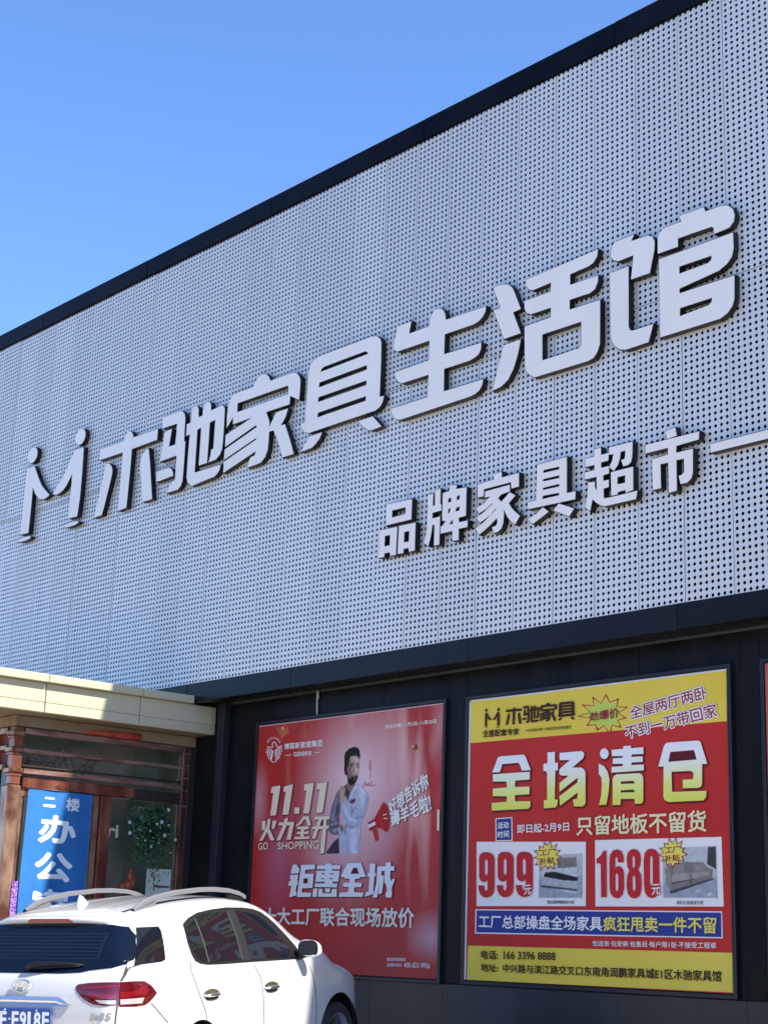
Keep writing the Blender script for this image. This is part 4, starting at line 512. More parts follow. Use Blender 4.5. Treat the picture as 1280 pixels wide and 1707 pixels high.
PRINT_GLYPH = [
('y_headline','p_gold','p_shadow',[[(-12.383,3.25),(-12.274,3.248),(-12.262,3.265),(-12.239,3.33),(-12.011,3.332),(-11.986,3.32),(-11.948,3.246),(-11.822,3.245),(-11.902,3.393),(-11.933,3.411),(-12.271,3.414),(-12.302,3.405)]]),
('y_headline','p_gold','p_shadow',[[(-12.374,3.231),(-11.837,3.228),(-11.836,3.15),(-12.044,3.148),(-12.049,3.083),(-11.838,3.077),(-11.837,2.999),(-12.048,2.998),(-12.043,2.935),(-11.824,2.928),(-11.823,2.874),(-11.853,2.852),(-12.382,2.852),(-12.384,2.932),(-12.163,2.936),(-12.164,2.992),(-12.369,3.004),(-12.371,3.081),(-12.16,3.084),(-12.173,3.146),(-12.369,3.154)]]),
('y_headline','p_gold','p_shadow',[[(-11.589,3.413),(-11.486,3.41),(-11.485,3.3),(-11.444,3.298),(-11.444,3.221),(-11.479,3.221),(-11.485,2.928),(-11.442,2.927),(-11.45,2.872),(-11.476,2.849),(-11.636,2.847),(-11.636,2.926),(-11.59,2.933),(-11.592,3.193),(-11.604,3.22),(-11.643,3.222),(-11.644,3.299),(-11.588,3.3)]]),
('y_headline','p_gold','p_shadow',[[(-11.422,3.396),(-11.124,3.395),(-11.093,3.377),(-11.09,3.351),(-11.107,3.318),(-11.248,3.238),(-11.129,3.231),(-11.09,3.212),(-11.071,3.178),(-11.07,2.882),(-11.084,2.857),(-11.112,2.846),(-11.224,2.85),(-11.236,2.918),(-11.179,2.924),(-11.172,2.986),(-11.413,2.864),(-11.419,2.959),(-11.18,3.083),(-11.174,3.133),(-11.419,3.004),(-11.42,3.091),(-11.294,3.16),(-11.392,3.165),(-11.421,3.18),(-11.427,3.218),(-11.404,3.243),(-11.277,3.316),(-11.418,3.322)]]),
('y_headline','p_gold','p_shadow',[[(-10.767,3.347),(-10.77,3.33),(-10.778,3.316),(-10.791,3.305),(-10.806,3.299),(-10.824,3.297),(-10.841,3.301),(-10.857,3.309),(-10.869,3.322),(-10.877,3.337),(-10.88,3.354),(-10.877,3.37),(-10.869,3.384),(-10.856,3.395),(-10.841,3.401),(-10.823,3.403),(-10.806,3.399),(-10.79,3.391),(-10.778,3.378),(-10.77,3.363)]]),
('y_headline','p_gold','p_shadow',[[(-10.895,3.257),(-10.827,3.227),(-10.779,3.169),(-10.757,3.095),(-10.767,2.977),(-10.798,2.85),(-10.892,2.85),(-10.865,2.944),(-10.855,3.054),(-10.862,3.119),(-10.895,3.153)]]),
('y_headline','p_gold','p_shadow',[[(-10.727,3.381),(-10.579,3.382),(-10.575,3.409),(-10.48,3.406),(-10.48,3.382),(-10.325,3.381),(-10.325,3.316),(-10.476,3.321),(-10.476,3.296),(-10.335,3.294),(-10.335,3.24),(-10.476,3.243),(-10.477,3.218),(-10.321,3.214),(-10.321,3.158),(-10.73,3.158),(-10.73,3.213),(-10.586,3.215),(-10.583,3.236),(-10.712,3.244),(-10.712,3.296),(-10.585,3.296),(-10.583,3.312),(-10.724,3.321)]]),
('y_headline','p_gold','p_shadow',[[(-10.717,2.843),(-10.716,3.093),(-10.7,3.124),(-10.664,3.138),(-10.374,3.134),(-10.345,3.118),(-10.33,3.091),(-10.332,2.867),(-10.354,2.843),(-10.433,2.843),(-10.441,2.891),(-10.614,2.899),(-10.618,2.841)],[(-10.613,3.065),(-10.457,3.066),(-10.436,3.051),(-10.439,3.038),(-10.613,3.042)],[(-10.614,2.98),(-10.457,2.982),(-10.436,2.968),(-10.44,2.954),(-10.614,2.959)]]),
('y_headline','p_gold','p_shadow',[[(-10.142,3.183),(-10.076,3.367),(-10.053,3.397),(-10.019,3.405),(-9.667,3.4),(-9.636,3.386),(-9.562,3.176),(-9.622,3.177),(-9.626,2.993),(-9.643,2.968),(-9.676,2.959),(-9.852,2.965),(-9.851,3.044),(-9.729,3.043),(-9.722,3.094),(-9.749,3.121),(-9.984,3.126),(-9.981,2.936),(-9.577,2.928),(-9.582,2.87),(-9.613,2.841),(-10.022,2.843),(-10.067,2.86),(-10.086,2.892),(-10.079,3.18)],[(-9.994,3.314),(-9.713,3.314),(-9.684,3.223),(-10.022,3.221)]]),
('r_headline','p_ivory','p_shadow',[[(-16.199,3.285),(-16.023,3.295),(-16.085,2.937),(-16.201,2.937),(-16.163,3.216),(-16.211,3.207)]]),
('r_headline','p_ivory','p_shadow',[[(-15.955,3.277),(-15.778,3.297),(-15.84,2.939),(-15.959,2.936),(-15.915,3.22),(-15.96,3.208)]]),
('r_headline','p_ivory','p_shadow',[[(-15.727,3.018),(-15.627,3.014),(-15.639,2.939),(-15.73,2.942)]]),
('r_headline','p_ivory','p_shadow',[[(-15.555,3.286),(-15.379,3.292),(-15.441,2.939),(-15.552,2.939),(-15.513,3.212),(-15.559,3.203)]]),
('r_headline','p_ivory','p_shadow',[[(-15.315,3.282),(-15.128,3.29),(-15.19,2.937),(-15.307,2.934),(-15.265,3.214),(-15.316,3.206)]]),
('r_headline','p_ivory','p_shadow',[[(-16.362,2.876),(-16.285,2.875),(-16.291,2.771),(-16.355,2.765)]]),
('r_headline','p_ivory','p_shadow',[[(-16.147,2.873),(-16.062,2.872),(-16.109,2.773),(-16.16,2.773)]]),
('r_headline','p_ivory','p_shadow',[[(-16.247,2.898),(-16.186,2.899),(-16.204,2.783),(-16.088,2.637),(-16.17,2.637),(-16.246,2.744),(-16.329,2.64),(-16.397,2.638),(-16.286,2.778),(-16.259,2.822)]]),
('r_headline','p_ivory','p_shadow',[[(-15.913,2.891),(-15.842,2.896),(-15.857,2.852),(-15.72,2.844),(-15.775,2.637),(-15.852,2.639),(-15.806,2.807),(-15.865,2.809),(-15.977,2.635),(-16.049,2.634),(-15.937,2.811),(-16.027,2.814),(-16.018,2.847),(-15.922,2.847)]]),
('r_headline','p_ivory','p_shadow',[[(-15.549,2.907),(-15.445,2.9),(-15.397,2.795),(-15.466,2.793),(-15.494,2.866),(-15.546,2.867),(-15.584,2.818),(-15.686,2.786),(-15.677,2.81),(-15.62,2.837)]]),
('r_headline','p_ivory','p_shadow',[[(-15.657,2.788),(-15.436,2.785),(-15.443,2.753),(-15.521,2.748),(-15.525,2.723),(-15.432,2.728),(-15.442,2.696),(-15.528,2.695),(-15.532,2.667),(-15.405,2.663),(-15.417,2.639),(-15.705,2.639),(-15.698,2.667),(-15.596,2.668),(-15.59,2.697),(-15.662,2.699),(-15.653,2.727),(-15.585,2.729),(-15.582,2.754),(-15.661,2.758)]]),
('r_headline','p_ivory','p_shadow',[[(-15.329,2.896),(-15.046,2.889),(-15.055,2.854),(-15.111,2.855),(-15.112,2.782),(-15.056,2.78),(-15.065,2.749),(-15.11,2.747),(-15.131,2.463),(-15.209,2.463),(-15.177,2.745),(-15.256,2.744),(-15.306,2.637),(-15.369,2.637),(-15.313,2.746),(-15.376,2.748),(-15.361,2.779),(-15.299,2.781),(-15.264,2.858),(-15.338,2.858)],[(-15.201,2.856),(-15.167,2.855),(-15.174,2.781),(-15.236,2.781)]]),
('r_slogan','p_silver','p_shadow',[[(-15.71,2.341),(-15.642,2.346),(-15.579,2.288),(-15.592,2.241),(-15.745,2.238)]]),
('r_slogan','p_silver','p_shadow',[[(-15.744,2.222),(-15.6,2.226),(-15.604,2.174),(-15.621,2.175),(-15.602,2.149),(-15.602,2.102),(-15.624,2.097),(-15.636,2.025),(-15.61,2.025),(-15.621,1.984),(-15.755,1.963),(-15.717,2.093),(-15.777,2.095),(-15.772,2.145),(-15.739,2.15),(-15.737,2.175),(-15.758,2.176)]]),
('r_slogan','p_silver','p_shadow',[[(-15.548,2.337),(-15.289,2.338),(-15.294,2.284),(-15.469,2.281),(-15.47,2.235),(-15.307,2.233),(-15.32,2.07),(-15.512,2.066),(-15.517,2.02),(-15.338,2.014),(-15.352,1.969),(-15.606,1.967)],[(-15.495,2.182),(-15.411,2.181),(-15.415,2.122),(-15.499,2.122)]]),
('r_slogan','p_silver','p_shadow',[[(-15.247,2.325),(-15.099,2.328),(-15.092,2.348),(-14.983,2.347),(-14.985,2.326),(-14.824,2.321),(-14.83,2.281),(-14.974,2.281),(-14.982,2.266),(-14.833,2.261),(-14.853,2.139),(-14.957,2.139),(-14.959,2.119),(-14.868,2.119),(-14.873,2.074),(-15.283,2.082),(-15.274,2.121),(-15.102,2.122),(-15.095,2.14),(-15.267,2.141),(-15.251,2.264),(-15.095,2.267),(-15.093,2.282),(-15.253,2.286)],[(-15.162,2.237),(-15.11,2.237),(-15.109,2.224),(-15.161,2.225)],[(-15.004,2.235),(-14.947,2.235),(-14.95,2.223),(-15.006,2.223)],[(-15.163,2.181),(-15.114,2.181),(-15.113,2.169),(-15.166,2.169)],[(-15.008,2.18),(-14.957,2.18),(-14.959,2.168),(-15.011,2.168)]]),
('r_slogan','p_silver','p_shadow',[[(-15.299,2.065),(-15.221,2.065),(-15.239,1.969),(-15.322,1.969)]]),
('r_slogan','p_silver','p_shadow',[[(-15.204,2.06),(-15.139,2.06),(-15.127,2.009),(-14.973,2.009),(-14.96,2.059),(-14.872,2.059),(-14.87,1.969),(-15.215,1.969)]]),
('r_slogan','p_silver','p_shadow',[[(-15.085,2.064),(-14.993,2.064),(-14.998,2.021),(-15.079,2.021)]]),
('r_slogan','p_silver','p_shadow',[[(-14.699,2.347),(-14.463,2.346),(-14.369,2.19),(-14.47,2.186),(-14.477,2.171),(-14.554,2.168),(-14.56,2.127),(-14.435,2.124),(-14.441,2.077),(-14.565,2.075),(-14.567,2.023),(-14.398,2.013),(-14.415,1.969),(-14.835,1.969),(-14.821,2.014),(-14.672,2.023),(-14.667,2.078),(-14.77,2.083),(-14.757,2.128),(-14.654,2.127),(-14.653,2.169),(-14.744,2.176),(-14.752,2.188),(-14.816,2.193)],[(-14.593,2.291),(-14.53,2.293),(-14.491,2.225),(-14.644,2.225)]]),
('r_slogan','p_silver','p_shadow',[[(-14.308,2.334),(-14.213,2.334),(-14.219,2.232),(-14.199,2.23),(-14.206,2.193),(-14.224,2.188),(-14.238,2.027),(-14.208,2.022),(-14.214,2.003),(-14.381,1.969),(-14.368,2.018),(-14.315,2.027),(-14.308,2.189),(-14.354,2.189),(-14.341,2.232),(-14.31,2.233)]]),
('r_slogan','p_silver','p_shadow',[[(-14.176,2.301),(-14.04,2.301),(-14.035,2.343),(-13.953,2.344),(-13.955,2.302),(-13.891,2.299),(-13.896,2.253),(-13.956,2.251),(-13.955,2.172),(-13.943,2.133),(-13.922,2.162),(-13.877,2.161),(-13.918,2.075),(-13.931,2.036),(-13.915,2.026),(-13.927,1.961),(-14.016,1.961),(-14.026,1.998),(-13.998,2.046),(-14.031,2.114),(-14.054,2.124),(-14.049,2.252),(-14.106,2.251),(-14.106,2.202),(-14.061,2.197),(-14.086,2.007),(-14.146,1.998),(-14.131,2.144),(-14.167,1.961),(-14.243,1.961),(-14.189,2.105)]]),
('y_price','p_red2',None,[[(-12.559,2.278),(-12.562,2.365),(-12.547,2.403),(-12.506,2.424),(-12.447,2.426),(-12.389,2.417),(-12.347,2.391),(-12.331,2.356),(-12.325,2.058),(-12.335,2.013),(-12.371,1.976),(-12.429,1.96),(-12.478,1.964),(-12.525,1.987),(-12.555,2.03),(-12.566,2.085),(-12.475,2.084),(-12.47,2.041),(-12.455,2.027),(-12.44,2.03),(-12.426,2.053),(-12.429,2.142),(-12.457,2.122),(-12.494,2.119),(-12.532,2.137),(-12.554,2.168)],[(-12.475,2.332),(-12.463,2.355),(-12.448,2.355),(-12.433,2.331),(-12.428,2.213),(-12.442,2.188),(-12.459,2.188),(-12.472,2.214)]]),
('y_price','p_red2',None,[[(-12.285,2.278),(-12.287,2.364),(-12.272,2.401),(-12.231,2.422),(-12.172,2.424),(-12.113,2.415),(-12.071,2.389),(-12.055,2.355),(-12.05,2.06),(-12.06,2.015),(-12.097,1.979),(-12.155,1.964),(-12.205,1.968),(-12.251,1.99),(-12.282,2.033),(-12.293,2.087),(-12.201,2.087),(-12.196,2.044),(-12.181,2.03),(-12.166,2.033),(-12.152,2.055),(-12.154,2.143),(-12.183,2.123),(-12.22,2.121),(-12.259,2.138),(-12.28,2.17)],[(-12.199,2.331),(-12.187,2.354),(-12.172,2.354),(-12.157,2.331),(-12.153,2.214),(-12.167,2.188),(-12.184,2.189),(-12.197,2.214)]]),
('y_price','p_red2',None,[[(-12.011,2.276),(-12.013,2.361),(-11.998,2.397),(-11.957,2.417),(-11.898,2.42),(-11.84,2.411),(-11.798,2.385),(-11.782,2.351),(-11.779,2.06),(-11.789,2.016),(-11.826,1.98),(-11.883,1.965),(-11.933,1.969),(-11.979,1.991),(-12.009,2.033),(-12.02,2.087),(-11.928,2.086),(-11.924,2.044),(-11.909,2.03),(-11.894,2.033),(-11.88,2.055),(-11.882,2.142),(-11.91,2.123),(-11.948,2.12),(-11.986,2.137),(-12.007,2.168)],[(-11.926,2.328),(-11.914,2.351),(-11.899,2.35),(-11.884,2.327),(-11.88,2.212),(-11.895,2.187),(-11.911,2.187),(-11.924,2.213)]]),
('y_price','p_red2',None,[[(-10.927,2.329),(-10.871,2.363),(-10.84,2.406),(-10.798,2.407),(-10.796,1.965),(-10.868,1.965),(-10.872,2.275),(-10.887,2.287),(-10.927,2.288)]]),
('y_price','p_red2',None,[[(-10.762,2.291),(-10.754,2.367),(-10.715,2.407),(-10.661,2.417),(-10.607,2.399),(-10.583,2.352),(-10.581,2.292),(-10.654,2.293),(-10.658,2.336),(-10.673,2.348),(-10.688,2.331),(-10.689,2.233),(-10.662,2.258),(-10.623,2.255),(-10.589,2.226),(-10.578,2.185),(-10.579,2.048),(-10.595,1.991),(-10.633,1.96),(-10.671,1.954),(-10.717,1.968),(-10.752,2.008),(-10.761,2.072)],[(-10.687,2.169),(-10.678,2.189),(-10.664,2.191),(-10.651,2.169),(-10.649,2.043),(-10.659,2.023),(-10.675,2.021),(-10.686,2.04)]]),
('y_price','p_red2',None,[[(-10.545,2.323),(-10.531,2.38),(-10.493,2.411),(-10.455,2.416),(-10.409,2.406),(-10.376,2.371),(-10.369,2.314),(-10.377,2.257),(-10.4,2.22),(-10.37,2.183),(-10.361,2.115),(-10.364,2.036),(-10.384,1.979),(-10.421,1.957),(-10.459,1.954),(-10.504,1.968),(-10.537,2.008),(-10.547,2.082),(-10.54,2.162),(-10.513,2.213),(-10.536,2.254)],[(-10.472,2.333),(-10.463,2.35),(-10.451,2.351),(-10.442,2.332),(-10.443,2.252),(-10.452,2.238),(-10.464,2.238),(-10.473,2.253)],[(-10.474,2.144),(-10.464,2.167),(-10.451,2.168),(-10.438,2.144),(-10.437,2.042),(-10.447,2.022),(-10.46,2.022),(-10.471,2.042)]]),
('y_price','p_red2',None,[[(-10.334,2.313),(-10.32,2.376),(-10.282,2.409),(-10.237,2.415),(-10.193,2.405),(-10.157,2.373),(-10.144,2.322),(-10.145,2.046),(-10.162,1.991),(-10.199,1.963),(-10.239,1.956),(-10.287,1.968),(-10.324,2.013),(-10.332,2.081)],[(-10.257,2.324),(-10.249,2.346),(-10.238,2.351),(-10.225,2.334),(-10.225,2.086),(-10.238,2.069),(-10.25,2.075),(-10.26,2.103)]])]
LOGO_QUADS = [[(-12.52, 3.938), (-12.288, 3.93), (-12.283, 3.719), (-12.516, 3.736)], [(-12.196, 3.934), (-11.21, 3.918), (-11.209, 3.721), (-12.199, 3.736)]]


# ------------------------------------------------------------------ ground
SLOPE = 0.0625
Y_RAMP = 3.2
def ground_z(y):
    return SLOPE*(max(y, Y_RAMP) - 6.95)

M_PAVE = noise_mix(mat('paving_stone', (.50, .44, .35), 0.8), (.46, .41, .325), (.56, .495, .40), 3.0, 8, rough=(.7, .95), bump=.15)
def paving_grid(mt):
    nt, b = nodes_of(mt)
    tc = nt.nodes.new('ShaderNodeTexCoord')
    br = nt.nodes.new('ShaderNodeTexBrick')
    br.inputs['Scale'].default_value = 1.0
    br.inputs['Brick Width'].default_value = 0.6
    br.inputs['Row Height'].default_value = 0.6
    br.inputs['Mortar Size'].default_value = 0.008
    br.offset = 0.0
    nt.links.new(tc.outputs['Object'], br.inputs[0])
    src = b.inputs['Base Color'].links[0].from_socket
    nt.links.new(src, br.inputs['Color1']); nt.links.new(src, br.inputs['Color2'])
    br.inputs['Mortar'].default_value = (.12, .115, .105, 1)
    nt.links.new(br.outputs[0], b.inputs['Base Color'])
paving_grid(M_PAVE)
M_ASPH = noise_mix(mat('asphalt', (.06, .06, .062), 0.85), (.05, .05, .052), (.085, .083, .08), 60, 10, bump=.3)
g = MB()
zf = ground_z(0)
g.add([(-60, Y_RAMP, zf), (40, Y_RAMP, zf), (40, 14, ground_z(14)), (-60, 14, ground_z(14))], [(0, 1, 2, 3)], M_PAVE)
g.add([(-60, -9, zf), (40, -9, zf), (40, Y_RAMP, zf), (-60, Y_RAMP, zf)], [(0, 1, 2, 3)], M_PAVE)
tag(g.build('forecourt', loc=(0, 0, 0)), kind='structure')
g = MB()
g.add([(-700, -700, zf-.13), (700, -700, zf-.13), (700, 700, zf-.13), (-700, 700, zf-.13)], [(0, 1, 2, 3)], M_ASPH)
tag(g.build('road', loc=(0, 0, 0)), kind='structure')
g = MB()
g.bbox((-60, -9.15, zf-.13), (40, -9.003, zf+.002), mat('kerb_stone', (.38, .37, .35), .8), .015)
tag(g.build('kerb', loc=(0, 0, 0)), kind='structure')

# ------------------------------------------------------------------ unseen shops across the road, added to darken reflections and block low sky
op = thing('unseen_opposite_shops', (-14, -30, zf), 'unseen beige three-storey shop row across the road, added to darken reflections', 'building')
M_OPW = noise_mix(mat('beige_render', (.36, .31, .25), .85), (.33, .285, .225), (.40, .345, .28), .6, 5)
M_OPG = mat('shop_glass', (.02, .022, .024), .1)
b = MB(); b.box((-62, -42, zf-.13), (30, -30, zf+10.5), M_OPW); b.bbox((-62.2, -30.3, zf+10.5), (30.2, -29.7, zf+11.1), M_OPW, .03); b.build('wall', op)
for i in range(22):
    x = -60 + i*4.1
    for z, h, w in ((.3, 2.9, 3.3), (4.6, 1.7, 2.0), (7.9, 1.7, 2.0)):
        b = MB(); b.bbox((x, -29.995, zf+z), (x+w, -29.93, zf+z+h), M_OPG, .01)
        if len(op.children) < 70: b.build('window', op)

# ------------------------------------------------------------------ the showroom building
FY = 12.0                     # face of the perforated cladding
Z_SOF, Z_BOT, Z_SEAM, Z_TOP, Z_COPE = 4.392, 4.640, 7.757, 10.848, 11.103
X_L, X_R = -25.3, -2.0
PANEL_W = 0.5638
X_REF = -8.938

M_PANEL = mat('silver_painted_aluminium', (.50, .55, .66), .38, .25, .5)
noise_mix(M_PANEL, (.665, .615, .565), (.725, .675, .62), .35, 3, coord='Object', rough=(.3, .44))
random_tint(M_PANEL, .05)
M_CAV = mat('dark_cavity', (.004, .005, .010), .8, 0, .1)
M_TRIM = mat('dark_coping_metal', (.005, .006, .012), .35, 0, .05)
noise_mix(M_TRIM, (.004, .005, .010), (.007, .009, .015), 1.2, 4, rough=(.22, .4))
M_FASCIA = mat('graphite_fascia', (.012, .014, .018), .25, 0, .12)
noise_mix(M_FASCIA, (.007, .0075, .009), (.011, .0115, .013), .5, 4, rough=(.2, .36))
random_tint(M_FASCIA, .25)
M_CLAD = mat('anthracite_cladding', (.010, .012, .017), .28, 0, .09)
noise_mix(M_CLAD, (.005, .0055, .0065), (.011, .0115, .013), .7, 6, stretch=(5, 1, .35), rough=(.2, .45))
M_CLAD_BOUNCE = noise_mix(mat('plinth_bounce_tone', (.03, .03, .03), .3, 0, .3), (.014, .015, .017), (.034, .036, .040), .6, 5, stretch=(2, 1, .5), rough=(.22, .45))  # lower sheets painted lighter to stand for the sunlit ground they reflect
M_MESH = mat('soffit_black', (.012, .012, .013), .6)
M_WALL = mat('render_grey', (.28, .28, .29), .85)

store = thing('furniture_store', (-13.6, 12.2, 0), 'long showroom clad in silver perforated panels over a dark ground floor with a black coping', 'building')

def panel_mesh(w, h, nx, nz, d):
    """one sheet of perforated metal, 3 mm thick, edges folded back; lower left corner at the origin, faces -y"""
    gap = 0.005
    px, pz = 0.068, (h - 2*0.0305)/(nz - 1)
    mx = (w - px*(nx-1))/2
    mz = 0.0305
    xs = [gap] + [mx + px*(i-.5) for i in range(nx+1)] + [w-gap]
    zs = [gap] + [mz + pz*(i-.5) for i in range(1, nz)] + [h-gap]
    vs_, fs = [], []
    def V(*p): vs_.append(p); return len(vs_)-1
    grid = [[V(x, 0, z) for x in xs] for z in zs]
    N = 12
    for r in range(len(zs)-1):
        for c in range(len(xs)-1):
            a, b, e, f = grid[r][c], grid[r][c+1], grid[r+1][c+1], grid[r+1][c]
            if c == 0 or c == len(xs)-2:
                fs.append([a, b, e, f]); continue
            cx = mx + px*(c-1); cz = mz + pz*r
            ring = [V(cx + d/2*math.cos(2*math.pi*(k+.5)/N), 0, cz + d/2*math.sin(2*math.pi*(k+.5)/N)) for k in range(N)]
            back = [V(cx + d/2*math.cos(2*math.pi*(k+.5)/N), .004, cz + d/2*math.sin(2*math.pi*(k+.5)/N)) for k in range(N)]
            # corner e (45 deg) sits between ring 1 and 0 ; f 135 ; a 225 ; b 315
            fs.append([f, a, ring[7], ring[6], ring[5], ring[4]])
            fs.append([a, b, ring[10], ring[9], ring[8], ring[7]])
            fs.append([b, e, ring[1], ring[0], ring[11], ring[10]])
            fs.append([e, f, ring[4], ring[3], ring[2], ring[1]])
            for k in range(N):
                k2 = (k+1) % N
                fs.append([ring[k], ring[k2], back[k2], back[k]])
    # folded edges
    R_, L_, T_ = len(xs)-1, 0, len(zs)-1
    def strip(ids, dx, dz):
        bk = [V(vs_[i][0]+dx, .028, vs_[i][2]+dz) for i in ids]
        for i in range(len(ids)-1):
            fs.append([ids[i], bk[i], bk[i+1], ids[i+1]])
    strip([grid[r][0] for r in range(len(zs))][::-1], .0, 0)
    strip([grid[r][R_] for r in range(len(zs))], -.0, 0)
    strip(grid[0], 0, 0)
    strip(grid[T_][::-1], 0, 0)
    me = bpy.data.meshes.new('perforated_panel')
    me.from_pydata(vs_, [], fs)
    me.materials.append(M_PANEL)
    me.update()
    return me

pm_low = panel_mesh(PANEL_W, Z_SEAM - Z_BOT, 8, 48, .0355)
pm_up = panel_mesh(PANEL_W, Z_TOP - Z_SEAM, 8, 48, .0355)
n0 = -29
for k in range(n0, 12):
    x = X_REF + k*PANEL_W
    for me, z in ((pm_low, Z_BOT), (pm_up, Z_SEAM)):
        o = bpy.data.objects.new('perforated_panel', me)
        COL.objects.link(o)
        o.parent = store
        o.location = Vector((x, FY + random.uniform(-.0015, .0015), z)) - store.location
        o.rotation_euler = (R(random.uniform(-.12, .12)), 0, R(random.uniform(-.5, .5)))
XL = X_REF + n0*PANEL_W
XR = X_REF + 12*PANEL_W

b = MB(); b.box((XL+.02, 12.30, Z_BOT+.01), (XR-.02, 12.32, Z_TOP), M_CAV)
for k in range(n0, 13, 2):                                   # carrier rails behind the sheets
    x = X_REF + k*PANEL_W
    b.box((x-.03, 12.06, Z_BOT+.02), (x+.03, 12.12, Z_TOP-.02), M_CAV)
b.build('cladding_subframe', store)
b = MB()
b.box((XL+.01, 12.44, -.1), (XR-.01, 12.60, Z_COPE-.3), M_WALL)
b.box((XL+.01, 12.60, -.1), (XL+.16, 26, Z_COPE-.3), M_WALL); b.box((XR-.16, 12.60, -.1), (XR-.01, 26, Z_COPE-.3), M_WALL)
b.box((XL+.16, 25.85, -.1), (XR-.16, 26, Z_COPE-.3), M_WALL)
b.build('wall', store)
b = MB(); b.box((XL-.02, 12.33, Z_COPE-.29), (XR+.02, 26.02, Z_COPE-.12), mat('roof_felt', (.08, .08, .085), .9)); b.build('roof', store)
b = MB()                                                     # coping in three-metre lengths
x = XL - .03
while x < XR:
    x2 = min(x + 3.0, XR+.03)
    jy, jz = random.uniform(-.002, .002), random.uniform(-.002, .002)
    b.bbox((x+.002, FY-.035+jy, Z_TOP-.004), (x2-.002, FY+.32, Z_COPE+jz), M_TRIM, .008)
    b.box((x+.0015, FY-.012, Z_TOP-.022), (x2-.0015, FY+.02, Z_TOP-.006), M_TRIM)
    x = x2
b.build('coping', store)
# fascia lengths, first joint at x = -15.4
joints = [XL-.01, -22.6, -19.9, -17.62, -15.45, -12.4, -9.6, -6.6, -4.0, XR+.01]
for a, c in zip(joints[:-1], joints[1:]):
    b = MB()
    b.bbox((a+.002, FY-.012, Z_SOF), (c-.002, FY+.03, Z_BOT-.002), M_FASCIA, .004)
    b.bbox((a+.002, FY+.0305, Z_SOF), (c-.002, FY+.10, Z_SOF+.03), M_FASCIA, .004)
    b.build('fascia', store)
b = MB()
b.box((XL, FY+.10, Z_SOF+.035), (XR, 12.44, Z_SOF+.05), M_MESH)
M_WIRE = mat('expanded_metal', (.075, .068, .058), .5, .6)
rr = random.Random(3)
for row in range(4):                                        # expanded metal soffit: bent strips
    y = FY + .13 + row*.075
    x = -18.0
    while x < -6.5:
        b.add([(x, y-.028, Z_SOF+.012), (x+.055, y-.002, Z_SOF+.026), (x+.11, y-.028, Z_SOF+.012), (x+.11, y-.018, Z_SOF+.016), (x+.055, y+.008, Z_SOF+.03), (x, y-.018, Z_SOF+.016)],
              [(0, 1, 4, 5), (1, 2, 3, 4)], M_WIRE)
        b.add([(x, y+.034, Z_SOF+.016), (x+.055, y+.008, Z_SOF+.03), (x+.11, y+.034, Z_SOF+.016), (x+.11, y+.024, Z_SOF+.012), (x+.055, y-.002, Z_SOF+.026), (x, y+.024, Z_SOF+.012)],
              [(0, 5, 4, 1), (1, 4, 3, 2)], M_WIRE)
        x += .11
b.bbox((-17.9, 12.405, Z_SOF-.006), (XR, 12.437, Z_SOF+.02), mat('soffit_angle', (.10, .095, .085), .4, .5), .003)
b.build('soffit', store)

# dark ground floor cladding sheets with open joints (frames of the posters sit on them)
WY = 12.40
b = MB()
joints = [-17.93, -17.36, -17.2, -16.62, -15.4, -14.2, -13.1, -12.83, -11.6, -10.4, -9.2, -8.98, -7.6, -6.2, -4.9, -3.6, XR]
zlow = 1.075
for a, c in zip(joints[:-1], joints[1:]):
    b.bbox((a+.0015, WY, zlow+.004), (c-.0015, WY+.035, Z_SOF-.004), M_CLAD, .004)
joints2 = [-17.93, -17.0, -15.9, -14.27, -13.1, -11.9, -10.7, -9.2, -7.9, -6.4, -4.9, -3.4, XR]
for a, c in zip(joints2[:-1], joints2[1:]):
    b.bbox((a+.0015, WY-.012, .2), (c-.0015, WY+.035, zlow), M_CLAD_BOUNCE, .004)
b.build('ground_floor_cladding', store)
b = MB(); M_PIL = mat('pilaster_metal', (.020, .022, .028), .35, 0, .2)
b.bbox((-17.345, 12.30, .25), (-17.20, 12.398, Z_SOF-.002), M_PIL, .008)
b.build('pilaster', store)

# ------------------------------------------------------------------ channel letters
M_FACE = mat('opal_acrylic', (.74, .73, .73), .35)
noise_mix(M_FACE, (.84, .75, .66), (.90, .805, .715), .9, 3)
M_RET = mat('letter_return_black', (.010, .011, .016), .4, 0, .2)
noise_mix(M_RET, (.007, .008, .012), (.016, .016, .018), 3, 4)
def letter(key, name, label, group, cat='sign letter', y0=11.92):
    pcs = SIGN[key]
    xs = [p[0] for pc in pcs for r in pc for p in r]; zs = [p[1] for pc in pcs for r in pc for p in r]
    t = thing(name, ((min(xs)+max(xs))/2, FY-.004, min(zs)), label, cat, group)
    fb, bb = MB(), MB()
    for i, pc in enumerate(pcs):
        fb.prism(pc, y0, y0+.006, M_FACE)
        grown = [offset_ring(pc[0], .007)] + [offset_ring(r, -.007) for r in pc[1:]]
        bb.prism(grown, y0+.0035 + .0004*(i % 3), FY-.004, M_RET)
    bb.build('letter_return', t)
    fb.build('letter_face', t)
    return t
BIG = 'large pale letters of the upper sign line'
SML = 'small pale letters of the lower sign line'
letter('M', 'shop_emblem', 'pale emblem of two figures forming an M, left end of the upper sign line', None, 'emblem')
